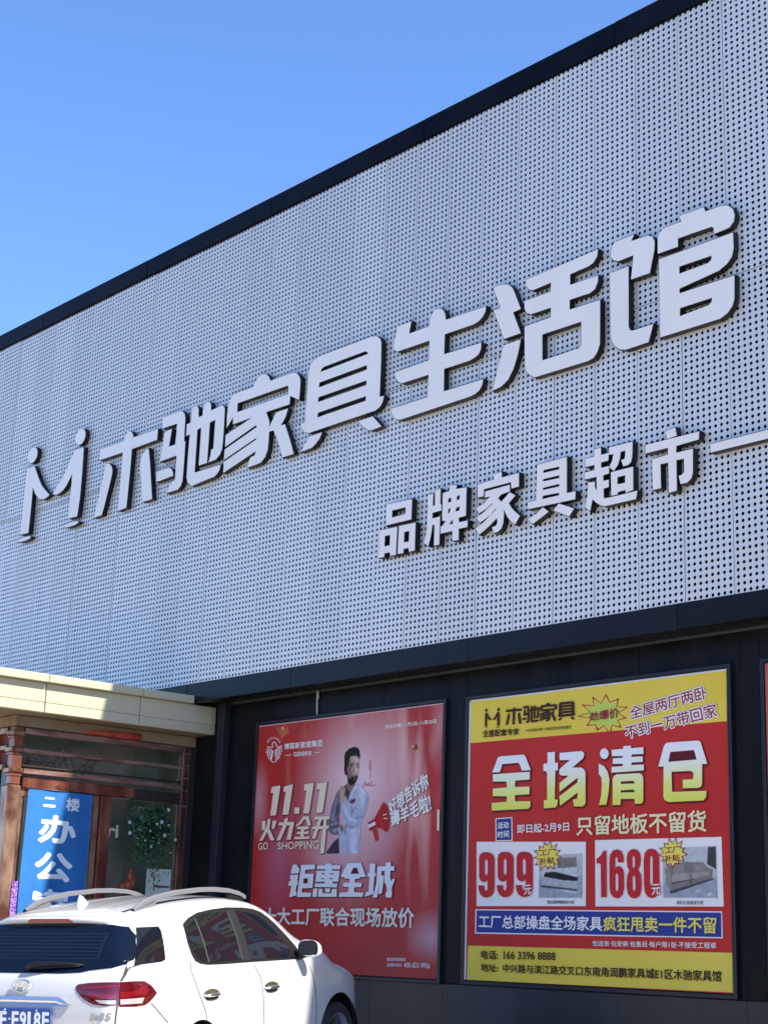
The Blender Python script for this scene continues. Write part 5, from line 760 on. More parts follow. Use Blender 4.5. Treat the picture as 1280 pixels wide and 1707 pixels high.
for k, lab in (('木', 'large pale letter 木 of three strokes, right beside the M emblem'),
               ('驰', 'large pale letter 驰 packed tightly between 木 and 家 on the upper sign line'),
               ('家', 'large pale letter 家 under its own roof stroke, third of the upper sign line'),
               ('具', 'large pale letter 具 with four dark slots, middle of the upper sign line'),
               ('生', 'large pale letter 生 with three stacked bars, between 具 and 活'),
               ('活', 'large pale letter 活 with two drops beside a square, between 生 and 馆'),
               ('馆', 'large pale letter 馆, rightmost and highest in view on the upper sign line')):
    letter(k, 'sign_letter', lab, BIG)
for k, lab in (('品', 'small pale letter 品 of three boxes, left end of the lower sign line'),
               ('牌', 'small pale letter 牌 with four tiny windows, beside 品 on the lower sign line'),
               ('家2', 'small pale letter 家 with fanned strokes, on the lower sign line'),
               ('具2', 'small pale letter 具 with four slots and two feet, on the lower sign line'),
               ('超', 'small pale letter 超, second from last on the lower sign line'),
               ('市', 'small pale letter 市 with a dot on top, beside the long dash'),
               ('dash', 'long pale dash running out of the frame after 市')):
    letter(k, 'sign_letter', lab, SML)

# ------------------------------------------------------------------ wall posters
def P_(name, c, rough=.5):
    mt = mat(name, c, rough, 0, .2); mt['tone'] = c
    return mt
P_('p_white', (.86, .79, .73)); P_('p_cream', (.84, .76, .42)); P_('p_blue', (.030, .045, .24)); P_('p_dred', (.30, .012, .03))
P_('p_brown', (.045, .018, .010)); P_('p_black', (.012, .012, .014)); P_('p_red2', (.55, .018, .020)); P_('p_yellow2', (.84, .68, .11))
P_('p_green', (.52, .62, .10)); P_('p_shadow', (.11, .008, .016)); P_('p_grey1', (.50, .49, .48)); P_('p_grey2', (.33, .35, .38)); P_('p_taupe', (.21, .185, .155))
P_('p_taupe2', (.34, .305, .265)); P_('p_taupe3', (.27, .24, .205)); P_('p_offw', (.58, .57, .55)); P_('p_lgrey', (.42, .42, .41)); P_('p_dgrey', (.05, .05, .055))
P_('p_ivory', (.80, .64, .47)); P_('p_red3', (.45, .02, .03)); P_('p_red4', (.50, .022, .022)); P_('p_red5', (.40, .014, .016)); P_('p_orange', (.52, .14, .05)); P_('p_redor', (.48, .07, .035))
P_('p_gold2', (.60, .36, .12)); P_('p_brownr', (.22, .06, .05)); P_('p_redline', (.45, .05, .05))
noise_mix(P_('p_yellow', (.66, .52, .075)), (.76, .55, .055), (.82, .62, .08), 1.1, 4, bump=.1)
grad_mat('p_gold', [(0, (.76, .70, .05)), (.35, (.80, .80, .20)), (.72, (.86, .82, .74)), (1, (.84, .80, .78))])
grad_mat('p_silver', [(0, (.74, .66, .52)), (.5, (.78, .73, .69)), (1, (.72, .72, .76))])
P_('m_trouser', (.05, .03, .045)); P_('m_shade', (.13, .11, .15)); P_('m_shade2', (.25, .25, .33)); P_('m_dark2', (.07, .06, .085)); P_('m_suit3', (.56, .57, .68)); P_('m_skin3', (.64, .45, .38)); P_('m_lip', (.26, .11, .10)); P_('m_dark', (.035, .02, .025)); P_('m_neck', (.18, .085, .07))
noise_mix(P_('m_suit', (.46, .46, .56)), (.36, .36, .48), (.54, .54, .62), 3.2, 6)
P_('m_suit2', (.37, .38, .50)); P_('m_square', (.10, .02, .035)); P_('m_skin', (.50, .32, .26)); P_('m_skin2', (.24, .135, .115)); P_('m_hair', (.014, .010, .010))

LAYER = {}
def lay(part):
    base = {'y_bands': .0010, 'y_bands2': .0010, 'y_badgebox': .0018, 'r_tag': .010, 'r_deco2': .001, 'y_boxes': .0018, 'y_burst': .0022, 'y_photo': .0032, 'y_burst2': .0088, 'r_deco': .001, 'r_brand': .002, 'r_emblem': .002,
            'r_emblem2': .006, 'r_leg': .0112, 'r_sig': .0015, 'r_man': .002, 'r_mega': .010}
    k = LAYER.get(part, 0); LAYER[part] = k + 1
    return base[part] + .0002*k

SHEET_Y = 12.372
def picture(mb, polys, y, cell, blur):
    """a printed photograph: traced tones softened into each other on a fine grid with a colour per vertex"""
    import numpy as np
    P = [(np.array(pts), MATS[mn]['tone']) for mn, pts in polys]
    x0, z0 = min(p[:, 0].min() for p, _ in P), min(p[:, 1].min() for p, _ in P)
    x1, z1 = max(p[:, 0].max() for p, _ in P), max(p[:, 1].max() for p, _ in P)
    nx, nz = int((x1-x0)/cell)+2, int((z1-z0)/cell)+2
    X, Z = np.meshgrid(x0+cell*np.arange(nx), z0+cell*np.arange(nz))
    col = np.zeros((nz, nx, 3)); msk = np.zeros((nz, nx))
    for p, c in P:
        ins = np.zeros((nz, nx), bool)
        for i in range(len(p)):
            (xa, za), (xb, zb) = p[i-1], p[i]
            if abs(zb-za) < 1e-9: continue
            cr_ = ((za > Z) != (zb > Z)) & (X < (xb-xa)*(Z-za)/(zb-za)+xa)
            ins ^= cr_
        col[ins] = c; msk[ins] = 1
    keep = msk.copy()
    C, M = col*msk[..., None], msk.copy()
    for _ in range(blur):
        for ax in (0, 1):
            C = (np.roll(C, 1, ax)+2*C+np.roll(C, -1, ax))/4
            M = (np.roll(M, 1, ax)+2*M+np.roll(M, -1, ax))/4
    C = C/np.maximum(M, 1e-4)[..., None]
    g_ = np.random.RandomState(4)
    n1 = np.kron(g_.uniform(.86, 1.14, (nz//6+2, nx//6+2)), np.ones((6, 6)))[:nz, :nx]
    for _ in range(4):
        for ax in (0, 1): n1 = (np.roll(n1, 1, ax)+2*n1+np.roll(n1, -1, ax))/4
    C = C*n1[..., None]*g_.uniform(.96, 1.04, (nz, nx, 1))
    mt = mat('printed_photo', (.5, .5, .5), .5, 0, .2)
    if not any(n.type == 'ATTRIBUTE' for n in mt.node_tree.nodes):
        at = mt.node_tree.nodes.new('ShaderNodeAttribute'); at.attribute_name = 'print'
        mt.node_tree.links.new(at.outputs['Color'], mt.node_tree.nodes['Principled BSDF'].inputs['Base Color'])
    base = len(mb.v)
    vs_ = [(X[j, i], y, Z[j, i]) for j in range(nz) for i in range(nx)]
    fs = []
    for j in range(nz-1):
        for i in range(nx-1):
            if keep[j, i]+keep[j+1, i]+keep[j, i+1]+keep[j+1, i+1] >= 2:
                a = j*nx+i
                fs.append([a, a+1, a+nx+1, a+nx])
    mb.add(vs_, fs, mt)
    mb.tones = getattr(mb, 'tones', []) + [(base, C.reshape(-1, 3))]

def pfn(x, z, l): return (x, SHEET_Y - l, z)

def poster_frame(t, x0, x1, z0, z1, fw=.05, mt=None):
    mt = mt or mat('poster_frame_black', (.010, .011, .014), .35, 0, .35)
    f = MB()
    f.bbox((x0-fw, SHEET_Y-.018, z0-fw), (x0-.008, WY-.001, z1+fw), mt, .006)
    f.bbox((x1+.008, SHEET_Y-.018, z0-fw), (x1+fw, WY-.001, z1+fw), mt, .006)
    f.bbox((x0-.0075, SHEET_Y-.018, z1+.008), (x1+.0075, WY-.001, z1+fw), mt, .006)
    f.bbox((x0-.0075, SHEET_Y-.018, z0-fw), (x1+.0075, WY-.001, z0-.008), mt, .006)
    f.build('poster_frame', t)

def wavy_sheet(x0, x1, z0, z1, mt, amp=.003, seed=1, nx=14, nz=12):
    s = MB(); rr_ = random.Random(seed)
    vs_, fs = [], []
    for j in range(nz+1):
        for i in range(nx+1):
            e = 0 if (0 < i < nx and 0 < j < nz) else 1
            vs_.append((x0+(x1-x0)*i/nx, SHEET_Y + (.0005 if e else rr_.uniform(0, amp)), z0+(z1-z0)*j/nz))
    for j in range(nz):
        for i in range(nx):
            a = j*(nx+1)+i
            fs.append([a, a+1, a+nx+2, a+nx+1])
    s.add(vs_, fs, mt, True)
    return s

def printed(t, prefix, parts):
    """children of a poster: each printed block is one mesh"""
    for child, keys in parts.items():
        mb = MB()
        for part, mname, pts in PRINT_POLY:
            if part in keys and part not in ('r_man', 'y_photo'): mb.flat(pts, SHEET_Y - lay(part), MATS[mname])
        if 'r_man' in keys: picture(mb, [(mn, pts) for part, mn, pts in PRINT_POLY if part == 'r_man'], SHEET_Y-.004, .0065, 2)
        if 'y_photo' in keys:
            for lo, hi in ((-99, -11.2), (-11.2, 99)):
                picture(mb, [(mn, pts) for part, mn, pts in PRINT_POLY if part == 'y_photo' and lo < pts[0][0] < hi], SHEET_Y-.005, .0042, 1)
        for part, s, mname, w, quad, out in PRINT_TEXT:
            if part not in keys: continue
            h = math.hypot(quad[0][0]-quad[3][0], quad[0][1]-quad[3][1])
            base = .0115 if prefix == 'y' else .0120
            wt = {0: .010, .5: .014, 1: .022, 2: .030, 3: .042, 4: .045}[w]*h
            q = quad
            # shrink the quad so that the added weight keeps the traced size
            cx = sum(p[0] for p in q)/4; cz = sum(p[1] for p in q)/4
            W_ = abs(q[1][0]-q[0][0])
            q = [(cx+(p[0]-cx)*max(.6, 1-2*wt/max(W_, .01)), cz+(p[1]-cz)*(1-2*wt/h)) for p in q]
            if out:
                dx, dz = (.16*wt, -.4*wt) if out == 'p_shadow' else (0, 0)
                q2 = [(p[0]+dx, p[1]+dz) for p in q]
                put_text(mb, s, q2, pfn, MATS[out], weight(wt*1.5 if out == 'p_shadow' else wt+.085*h), base-.0012)
            sh = weight(wt)
            if w >= 3: sh = sh + weight(wt*.55)[1:]
            put_text(mb, s, q, pfn, MATS[mname], sh, base, .00005)
        for part, mname, sh_, rings_ in PRINT_GLYPH:
            if part not in keys: continue
            base = .0115
            if sh_:
                sx_, sz_ = (.006, -.013) if part == 'y_headline' else (.005, -.004)
                mb.prism([[(p[0]+sx_, p[1]+sz_) for p in offset_ring(rings_[0], .006)]], SHEET_Y-.0105, SHEET_Y-.0104, MATS[sh_])
            if part == 'y_price': base = .0108
            mb.prism(rings_, SHEET_Y-base-.0002, SHEET_Y-base, MATS[mname])
        if child == 'brand_print':
            for key, quad in (('M', LOGO_QUADS[0]), (None, LOGO_QUADS[1])):
                ks = ['M'] if key else ['木', '驰', '家', '具']
                pcs = [pc for k_ in ks for pc in SIGN[k_]]
                xs = [p[0] for pc in pcs for r in pc for p in r]; zs = [p[1] for pc in pcs for r in pc for p in r]
                a0, a1, c0, c1 = min(xs), max(xs), min(zs), max(zs)
                for pc in pcs:
                    rs = [[bilerp(quad, (p[0]-a0)/(a1-a0), (p[1]-c0)/(c1-c0)) for p in r] for r in pc]
                    mb.prism(rs, SHEET_Y-.0125, SHEET_Y-.0122, MATS['p_brown'])
        if mb.v:
            o = mb.build(child, t)
            if hasattr(mb, 'tones'):
                ca = o.data.color_attributes.new('print', 'FLOAT_COLOR', 'POINT')
                for b0, cols in mb.tones:
                    for i, c in enumerate(cols): ca.data[b0+i].color = (c[0], c[1], c[2], 1)

# yellow and red clearance poster
YX0, YX1, YZ0, YZ1 = -12.757, -9.330, 1.130, 4.045
yp = thing('clearance_poster', (-11.04, WY, 1.10), 'framed yellow and red price poster with 999 and 1680 on white boxes', 'poster')
poster_frame(yp, YX0, YX1, YZ0, YZ1)
M_YRED = noise_mix(mat('banner_red', (.40, .022, .03), .5, 0, .2), (.50, .024, .018), (.55, .030, .022), 1.0, 4, bump=.1)
s = wavy_sheet(YX0, YX1, YZ0, YZ1, M_YRED, .0004, 2)
s.box((YX0-.004, SHEET_Y-.002, YZ0), (YX0+.022, SHEET_Y-.0004, YZ1), mat('white_edge', (.62, .63, .64), .5))
s.box((YX0, SHEET_Y-.002, YZ1-.014), (YX1, SHEET_Y-.0003, YZ1+.002), MATS['white_edge'])
s.build('poster_sheet', yp)
printed(yp, 'y', {'top_band': ['y_bands'], 'bottom_band': ['y_bands2'], 'date_badge': ['y_badgebox', 'y_badge'], 'floor_slogan': ['y_only'], 'brand_print': ['y_top_text', 'y_burst'], 'headline': ['y_headline'], 'date_line': ['y_date_text'],
                  'price_boxes': ['y_boxes', 'y_photo', 'y_burst2', 'y_price', 'y_caption'], 'slogan_bar': ['y_bar_text'], 'contact_lines': ['y_contact']})

# red festival poster
RX0, RX1, RZ0, RZ1 = -16.535, -13.172, 1.118, 4.058
rp = thing('festival_poster', (-14.86, WY, 1.08), 'framed red sale poster with a man in a white suit and 11.11', 'poster')
poster_frame(rp, RX0, RX1, RZ0, RZ1)
def red_print():
    mt = mat('red_poster_print', (.4, .02, .03), .42, 0, .3)
    nt, b = nodes_of(mt)
    N, L = nt.nodes.new, nt.links.new
    tc = N('ShaderNodeTexCoord')
    def spot(cx, cz, sx, sz, power=1.0):
        mp = N('ShaderNodeMapping'); mp.vector_type = 'POINT'
        mp.inputs['Location'].default_value = (-cx/sx, 0, -cz/sz); mp.inputs['Scale'].default_value = (1/sx, 0, 1/sz)
        L(tc.outputs['Object'], mp.inputs[0])
        gr = N('ShaderNodeTexGradient'); gr.gradient_type = 'SPHERICAL'
        L(mp.outputs[0], gr.inputs[0])
        pw = N('ShaderNodeMath'); pw.operation = 'POWER'; L(gr.outputs['Fac'], pw.inputs[0]); pw.inputs[1].default_value = power
        return pw.outputs[0]
    def mix(fac, a, c, k=1.0):
        mx = N('ShaderNodeMix'); mx.data_type = 'RGBA'
        mu = N('ShaderNodeMath'); mu.operation = 'MULTIPLY'; mu.inputs[1].default_value = k; mu.use_clamp = True
        L(fac, mu.inputs[0]); L(mu.outputs[0], mx.inputs[0])
        if isinstance(a, tuple): mx.inputs[6].default_value = (*a, 1)
        else: L(a, mx.inputs[6])
        mx.inputs[7].default_value = (*c, 1)
        return mx.outputs[2]
    # cloudy red base
    n = N('ShaderNodeTexNoise'); n.inputs['Scale'].default_value = 1.3; n.inputs['Detail'].default_value = 3
    L(tc.outputs['Object'], n.inputs[0])
    col = mix(n.outputs[0], (.36, .012, .010), (.50, .036, .030))
    # broad swirling streaks, denser on the right
    mp = N('ShaderNodeMapping'); mp.inputs['Rotation'].default_value = (0, R(-38), 0); mp.inputs['Scale'].default_value = (2.6, 1, .45)
    L(tc.outputs['Object'], mp.inputs[0])
    n2 = N('ShaderNodeTexNoise'); n2.inputs['Scale'].default_value = 1.0; n2.inputs['Detail'].default_value = 2; n2.inputs['Distortion'].default_value = .6
    L(mp.outputs[0], n2.inputs[0])
    mr = N('ShaderNodeMapRange'); mr.inputs[1].default_value = .5; mr.inputs[2].default_value = .72
    L(n2.outputs[0], mr.inputs[0])
    sp = spot(.7, 2.0, 2.2, 1.3, .6)
    mul = N('ShaderNodeMath'); mul.operation = 'MULTIPLY'; L(mr.outputs[0], mul.inputs[0]); L(sp, mul.inputs[1])
    col = mix(mul.outputs[0], col, (.68, .34, .29), 1.3)
    # pale glow behind the man
    col = mix(spot(.25, 2.15, 1.25, 1.15, 1.25), col, (.78, .55, .55), 1.25)
    col = mix(spot(.1, 1.45, 1.1, .8, 1.1), col, (.64, .39, .40), .9)
    # left violet haze and the white blurs near the edges
    col = mix(spot(-1.15, 1.35, .5, .9, 1.2), col, (.42, .12, .20), .8)
    col = mix(spot(-1.6, 2.05, .22, .55, 1.2), col, (.62, .42, .44), .6)
    col = mix(spot(1.58, .47, .45, .3, 1.0), col, (.60, .44, .50), .6)
    col = mix(spot(1.62, 2.75, .16, .6, 1.0), col, (.56, .34, .36), .45)
    L(col, b.inputs['Base Color'])
    return mt
s = wavy_sheet(RX0, RX1, RZ0, RZ1, red_print(), .0008, 5)
s.build('poster_sheet', rp)
s = MB()
s.box((RX0, SHEET_Y-.0016, RZ1-.010), (RX1, SHEET_Y-.0003, RZ1+.002), mat('pink_edge', (.60, .42, .42), .5))
s.build('sheet_edge', rp)
printed(rp, 'r', {'emblem': ['r_emblem', 'r_emblem2'], 'red_packet_print': ['r_deco'], 'gold_ingot_print': ['r_deco2'], 'side_tag': ['r_tag'], 'brand_text': ['r_brand', 'r_brand_text'], 'signature': ['r_sig'],
                  'portrait': ['r_man'], 'headline': ['r_headline'], 'megaphone': ['r_mega'], 'callout_text': ['r_callout'], 'slogan': ['r_slogan'], 'contact_lines': ['r_contact']})

# third poster, only its left edge is in the picture
tp = thing('edge_poster', (-7.2, WY, 1.10), 'plain red poster cut off by the right edge of the photograph', 'poster')
poster_frame(tp, -8.90, -5.50, 1.13, 4.05)
wavy_sheet(-8.90, -5.50, 1.13, 4.05, noise_mix(mat('salmon_red_print', (.45, .10, .08), .4), (.42, .05, .045), (.50, .20, .16), .8, 3), .0008, 9).build('poster_sheet', tp)

# cable hanging from the soffit behind the red poster
b = MB()
M_CABLE = mat('cable_white', (.62, .60, .55), .5)
b.tube([(-15.405, 12.375, Z_SOF+.01), (-15.407, 12.374, 4.36), (-15.40, 12.376, 4.2), (-15.396, 12.38, 4.07)], .0085, M_CABLE, 6)
b.tube([(-15.385, 12.372, Z_SOF+.01), (-15.388, 12.372, 4.36), (-15.385, 12.374, 4.30)], .014, mat('cable_tape', (.40, .37, .28), .6), 6)
tag(b.build('hanging_cable', loc=(-15.4, 12.376, 4.07)), 'thin white cable hanging from the soffit to the top of the red poster', 'cable')

# ------------------------------------------------------------------ entrance porch beside the showroom
def glass_mat(name, tint, rough=.02, ior=1.5):
    mt = bpy.data.materials.new(name); mt.use_nodes = True
    nt = mt.node_tree
    nt.nodes.remove(nt.nodes['Principled BSDF'])
    out = nt.nodes['Material Output']
    tr = nt.nodes.new('ShaderNodeBsdfTransparent'); tr.inputs[0].default_value = (*tint, 1)
    gl = nt.nodes.new('ShaderNodeBsdfGlossy'); gl.inputs[0].default_value = (.9, .9, .9, 1); gl.inputs['Roughness'].default_value = rough
    fr = nt.nodes.new('ShaderNodeFresnel'); fr.inputs[0].default_value = ior
    mx = nt.nodes.new('ShaderNodeMixShader')
    nt.links.new(fr.outputs[0], mx.inputs[0]); nt.links.new(tr.outputs[0], mx.inputs[1]); nt.links.new(gl.outputs[0], mx.inputs[2])
    nt.links.new(mx.outputs[0], out.inputs[0])
    return mt

M_CREAM = mat('cream_aluminium', (.66, .60, .43), .42)
noise_mix(M_CREAM, (.44, .395, .26), (.485, .435, .295), 1.4, 6, stretch=(1, .25, 3), rough=(.35, .5))
M_SOFB = noise_mix(mat('porch_soffit', (.22, .16, .09), .6), (.18, .13, .07), (.26, .20, .12), 2.0, 6)
M_WOOD = mat('copper_steel', (.36, .15, .10), .25, .6)
noise_mix(M_WOOD, (.13, .038, .024), (.36, .14, .09), 2.2, 8, stretch=(2, 2, .5), rough=(.16, .38), bump=.08)
M_WOODL = mat('worn_copper_steel', (.45, .28, .19), .3, .7)
noise_mix(M_WOODL, (.20, .08, .05), (.48, .31, .21), 5.0, 8, stretch=(3, 1, .6), rough=(.18, .5), bump=.12)
M_RAIL = mat('pinkish_rail', (.42, .25, .20), .3, .5)
noise_mix(M_RAIL, (.20, .09, .065), (.44, .27, .22), 3.0, 8, stretch=(1, .6, 3), rough=(.15, .4))
M_DARKW = mat('dark_frame', (.035, .022, .018), .4)
M_GLASS = glass_mat('window_glass', (.80, .84, .80))
M_INW = noise_mix(mat('inner_panels', (.30, .30, .25), .6), (.44, .43, .35), (.56, .54, .45), .8, 3)
M_INF = mat('inner_floor', (.25, .23, .20), .4)

def MBflatx(mb, pts, x, mt):
    tris = tessellate_polygon([[Vector((p[0], p[1], 0)) for p in pts]])
    fs = []
    for t in tris:
        a, b, c = (pts[i] for i in t)
        ar = (b[0]-a[0])*(c[1]-a[1]) - (c[0]-a[0])*(b[1]-a[1])
        fs.append(list(t) if ar > 0 else [t[0], t[2], t[1]])
    mb.add([(x, p[0], p[1]) for p in pts], fs, mt)

XW = -17.93                    # outer face of the porch's side wall
YC = 9.74                      # its front corner
G0 = .17
por = thing('entrance_porch', (-20.0, 11.0, .2), 'copper metal and glass entrance porch under a cream canopy, left of the red poster', 'entrance porch')
# canopy: ring of cream sheets on a dark core
b = MB()
b.box((-26, 8.96, 4.05), (-17.56, 12.39, 4.36), mat('canopy_core', (.05, .048, .045), .8))
b.build('canopy_core', por)
cuts = [8.86, 9.875, 11.222, 12.394]
can = MB()
for a, c in zip(cuts[:-1], cuts[1:]):
    a2, c2 = a+.006, c-.006
    can.bbox((-17.57, a2, 4.140), (-17.50, c2, 4.374), M_CREAM, .006)
    can.bbox((-17.57, a2, 4.020), (-17.502, c2, 4.1378), M_CREAM, .006)
xs_ = [-26, -24.6, -23.2, -21.8, -20.4, -19.0, -17.572]
for a, c in zip(xs_[:-1], xs_[1:]):
    can.bbox((a+.004, 8.86, 4.140), (c-.004, 8.955, 4.374), M_CREAM, .006)
    can.bbox((a+.004, 8.864, 4.020), (c-.004, 8.955, 4.1345), M_CREAM, .006)
can_o = can.build('canopy', por)
cap = MB()
for a, c in zip([8.78, 9.863, 11.205], [9.863, 11.205, 11.984]):
    cap.bbox((-18.3, a+.004, 4.378), (-17.42, c-.004, 4.474), M_CREAM, .006)
for a, c in zip(xs_[:-2], xs_[1:-1]):
    cap.bbox((a+.004, 8.78, 4.378), (c-.004, 9.6, 4.474), M_CREAM, .006)
cap.bbox((-19.0+.004, 8.78, 4.378), (-18.304, 9.6, 4.474), M_CREAM, .006)
cap.build('canopy_cap', can_o)
b = MB(); b.bbox((-26, 8.957, 4.022), (-17.575, 12.39, 4.046), M_SOFB, .003); b.build('porch_soffit', por)
b = MB(); b.box((-26, 9.0, 4.362), (-17.6, 11.98, 4.377), mat('canopy_roof', (.3, .29, .26), .8)); b.build('canopy_roof', por)

def fr(name, a, c, mt=M_WOOD, ch=.008):
    q = MB(); q.bbox(a, c, mt, ch); return q.build(name, por)
# side wall: header beam, rails, posts
fr('header_beam', (XW-.16, YC, 3.885), (XW, 12.40, 4.018), M_SOFB)
for z0, z1, px, mt in ((3.80, 3.872, .012, M_RAIL), (3.575, 3.622, .014, M_RAIL), (3.315, 3.375, .05, M_RAIL)):
    fr('rail', (XW-.05, YC+.14, z0), (XW+px, 12.205, z1), mt, .006)
fr('rail', (XW-.05, YC+.14, 3.405), (XW-.004, 12.205, 3.425), M_DARKW, .004)
fr('door_header', (XW-.10, YC+.165, 3.150), (XW+.006, 11.49, 3.285), M_WOOD)
fr('window_header', (XW-.10, 11.493, 3.140), (XW+.002, 12.205, 3.275), M_DARKW)
# corner post with stepped brackets
q = MB()
q.bbox((XW-.13, YC, 3.18), (XW+.004, YC+.13, 3.883), M_WOOD, .01)
for z in (3.80, 3.60, 3.345):
    q.bbox((XW-.16, YC-.035, z-.03), (XW+.025, YC+.15, z+.03), M_WOODL, .012)
    q.bbox((XW-.145, YC-.018, z-.07), (XW+.014, YC+.138, z-.034), M_WOOD, .008)
q.build('corner_bracket', por)
fr('corner_post', (XW-.17, YC-.03, G0), (XW+.012, YC+.15, 3.175), M_WOODL, .02)
fr('mullion', (XW-.10, 11.02, G0), (XW+.012, 11.17, 3.147), M_WOOD, .012)
q = MB()
q.bbox((XW-.10, 12.21, G0+.1), (XW+.006, 12.30, 3.883), M_WOOD, .012)
q.bbox((XW-.10, 12.303, G0+.1), (XW-.006, 12.398, 3.883), M_DARKW, .012)
for z in (3.78, 3.62, 3.46, 3.30, 3.10):
    q.bbox((XW-.03, 12.195, z), (XW+.016, 12.312, z+.02), M_RAIL, .004)
q.build('end_post', por)
# glazing
def pane(y0, y1, z0, z1, name='window_pane', x=XW-.06):
    q = MB(); q.box((x-.006, y0, z0), (x, y1, z1), M_GLASS); return q.build(name, por)
pane(YC+.14, 12.205, 3.43, 3.885)
pane(YC+.14, 12.205, 3.288, 3.40)
pane(11.175, 12.205, G0+.3, 3.135)
dr = MB(); 
dr.bbox((XW-.09, 9.895, G0+.02), (XW-.03, 9.965, 3.145), M_WOODL, .008); dr.bbox((XW-.09, 10.935, G0+.02), (XW-.03, 11.015, 3.145), M_WOODL, .008)
dr.bbox((XW-.09, 9.968, 3.05), (XW-.03, 10.932, 3.145), M_WOOD, .008); dr.bbox((XW-.09, 9.968, G0+.02), (XW-.03, 10.932, G0+.3), M_WOOD, .008)
door = dr.build('door', por)
q = MB(); q.box((XW-.065, 9.968, G0+.31), (XW-.059, 10.932, 3.045), M_GLASS); q.build('door_glass', door)
q = MB(); q.tube([(XW+.02, 10.965, 1.05), (XW+.02, 10.965, 1.65)], .016, mat('brushed_steel', (.5, .5, .5), .3, 1), 8); q.build('handle', door)
fr('window_sill', (XW-.10, 11.175, G0+.05), (XW+.02, 12.205, G0+.298), M_WOOD)
q = MB()                                                          # carved oval on the door header
q.add([(XW+.012, 10.43+.075*math.cos(t), 3.205+.03*math.sin(t)) for t in [math.pi/10*i for i in range(20)]] + [(XW+.006, 10.43+.085*math.cos(t), 3.205+.037*math.sin(t)) for t in [math.pi/10*i for i in range(20)]],
      [list(range(20))] + [[i, 20+i, 20+(i+1) % 20, (i+1) % 20] for i in range(20)], mat('carved_oval', (.09, .022, .014), .4))
q.build('carved_oval', por)
# front wall of the porch (runs left, out of the picture)
for z0, z1, px, mt in ((3.80, 3.872, .012, M_WOODL), (3.60, 3.655, .014, M_WOODL), (3.36, 3.42, .05, M_WOODL)):
    fr('front_rail', (-24, YC-px, z0), (XW-.165, YC+.05, z1), mt, .006)
fr('front_beam', (-24, YC+.002, 3.885), (XW-.165, YC+.15, 4.018), M_SOFB)
q = MB()
for x in (-18.42, -19.6, -20.8, -22.0, -23.2):
    q.bbox((x-.06, YC, G0), (x+.06, YC+.1, 3.883), M_WOOD, .01)
q.build('front_mullions', por)
q = MB(); q.box((-24, YC+.055, G0), (XW-.18, YC+.061, 3.355), M_GLASS); q.build('front_glass', por)
q = MB(); q.bbox((-24, YC+.052, 3.36), (XW-.18, YC+.07, 3.884), noise_mix(mat('front_infill', (.10, .02, .015), .5, 0, .2), (.06, .012, .010), (.16, .035, .025), 3, 4), .003); q.build('front_infill', por)
# inside of the porch
q = MB()
q.box((-24, 9.8, G0-.02), (XW-.11, 12.39, G0+.0), M_INF)
q.box((-24, 12.38, G0), (-18.04, 12.40, 4.02), M_INW)
for y0, y1 in ((9.9, 10.9), (10.92, 11.86), (11.88, 12.37)):
    q.bbox((-18.62, y0, 3.20), (-18.60, y1, 4.02), M_INW, .003)
q.bbox((-18.62, 11.25, G0), (-18.58, 11.40, 3.19), mat('inner_grey', (.46, .50, .53), .6), .003)
q.bbox((-18.62, 11.43, G0), (-18.60, 12.37, 3.19), M_INW, .003)
q.build('interior', por)

pl_ = thing('indoor_plant', (-18.3, 10.4, 3.2), 'dark palm leaves behind the upper glass of the porch, left half', 'plant')
q = MB(); rp_ = random.Random(21)
M_PALM = mat('palm_leaf', (.03, .05, .03), .5)
for k in range(16):
    y0 = rp_.uniform(9.95, 10.95); base = Vector((XW-.30-rp_.uniform(0, .2), y0, 3.28))
    d = Vector((rp_.uniform(-.2, .2), rp_.uniform(-.5, .5), rp_.uniform(.35, .6)))
    for j in range(14):
        s_ = .25+.75*j/13
        c = base + d*s_ - Vector((0, 0, .25*s_*s_))*rp_.uniform(.6, 1)
        for sg_ in (-1, 1):
            w = Vector((0, sg_*.09, .05))
            q.add([c, c+w*.5+Vector((0, .012, .0)), c+w*1.2-Vector((0, 0, .06)), c+w*.5-Vector((0, .012, .01))], [(0, 1, 2, 3)], M_PALM)
q.build('fronds', pl_)

# ---- blue cloth banner hung over the door
M_BLUE = mat('blue_cloth', (.014, .15, .44), .6)
noise_mix(M_BLUE, (.009, .115, .33), (.013, .14, .39), 2.2, 4)
ban = thing('cloth_banner', (XW+.05, 10.41, .6), 'blue cloth banner with white characters 二楼办公 hanging over the porch door', 'banner')
def ban_pt(y, z, l=0.0):
    k = (z-.55)/2.6
    sag = .03*(1-k)*math.sin((y-9.96)*7) + .018*math.sin((y-9.96)*13+z*2)*(1-.6*k)
    yy = y + .02*(1-k)*math.sin(z*2.1) - .015*(1-k)
    return (XW+.058+.012*(1-k)+sag*.6+l, yy, z)
q = MB()
ny, nz = 26, 40
for side, off in ((0, 0.0), (1, -.003)):
    vs_ = [ban_pt(9.96+.90*i/ny, .55+2.59*j/nz, off) for j in range(nz+1) for i in range(ny+1)]
    fs = []
    for j in range(nz):
        for i in range(ny):
            a = j*(ny+1)+i
            f = [a, a+1, a+ny+2, a+ny+1]
            fs.append(f if side == 0 else f[::-1])
    q.add(vs_, fs, M_BLUE, True)
q.build('cloth', ban)
M_BW = mat('banner_white', (.70, .73, .74), .6)
q = MB()
for y0, y1, z0, z1 in ((10.19, 10.325, 3.035, 3.06), (10.175, 10.345, 2.94, 2.972)):
    n = 8
    vs_ = [ban_pt(y0+(y1-y0)*i/n, z, .004) for z in (z0, z1) for i in range(n+1)]
    q.add(vs_, [[i, i+1, n+2+i, n+1+i] for i in range(n)], M_BW)
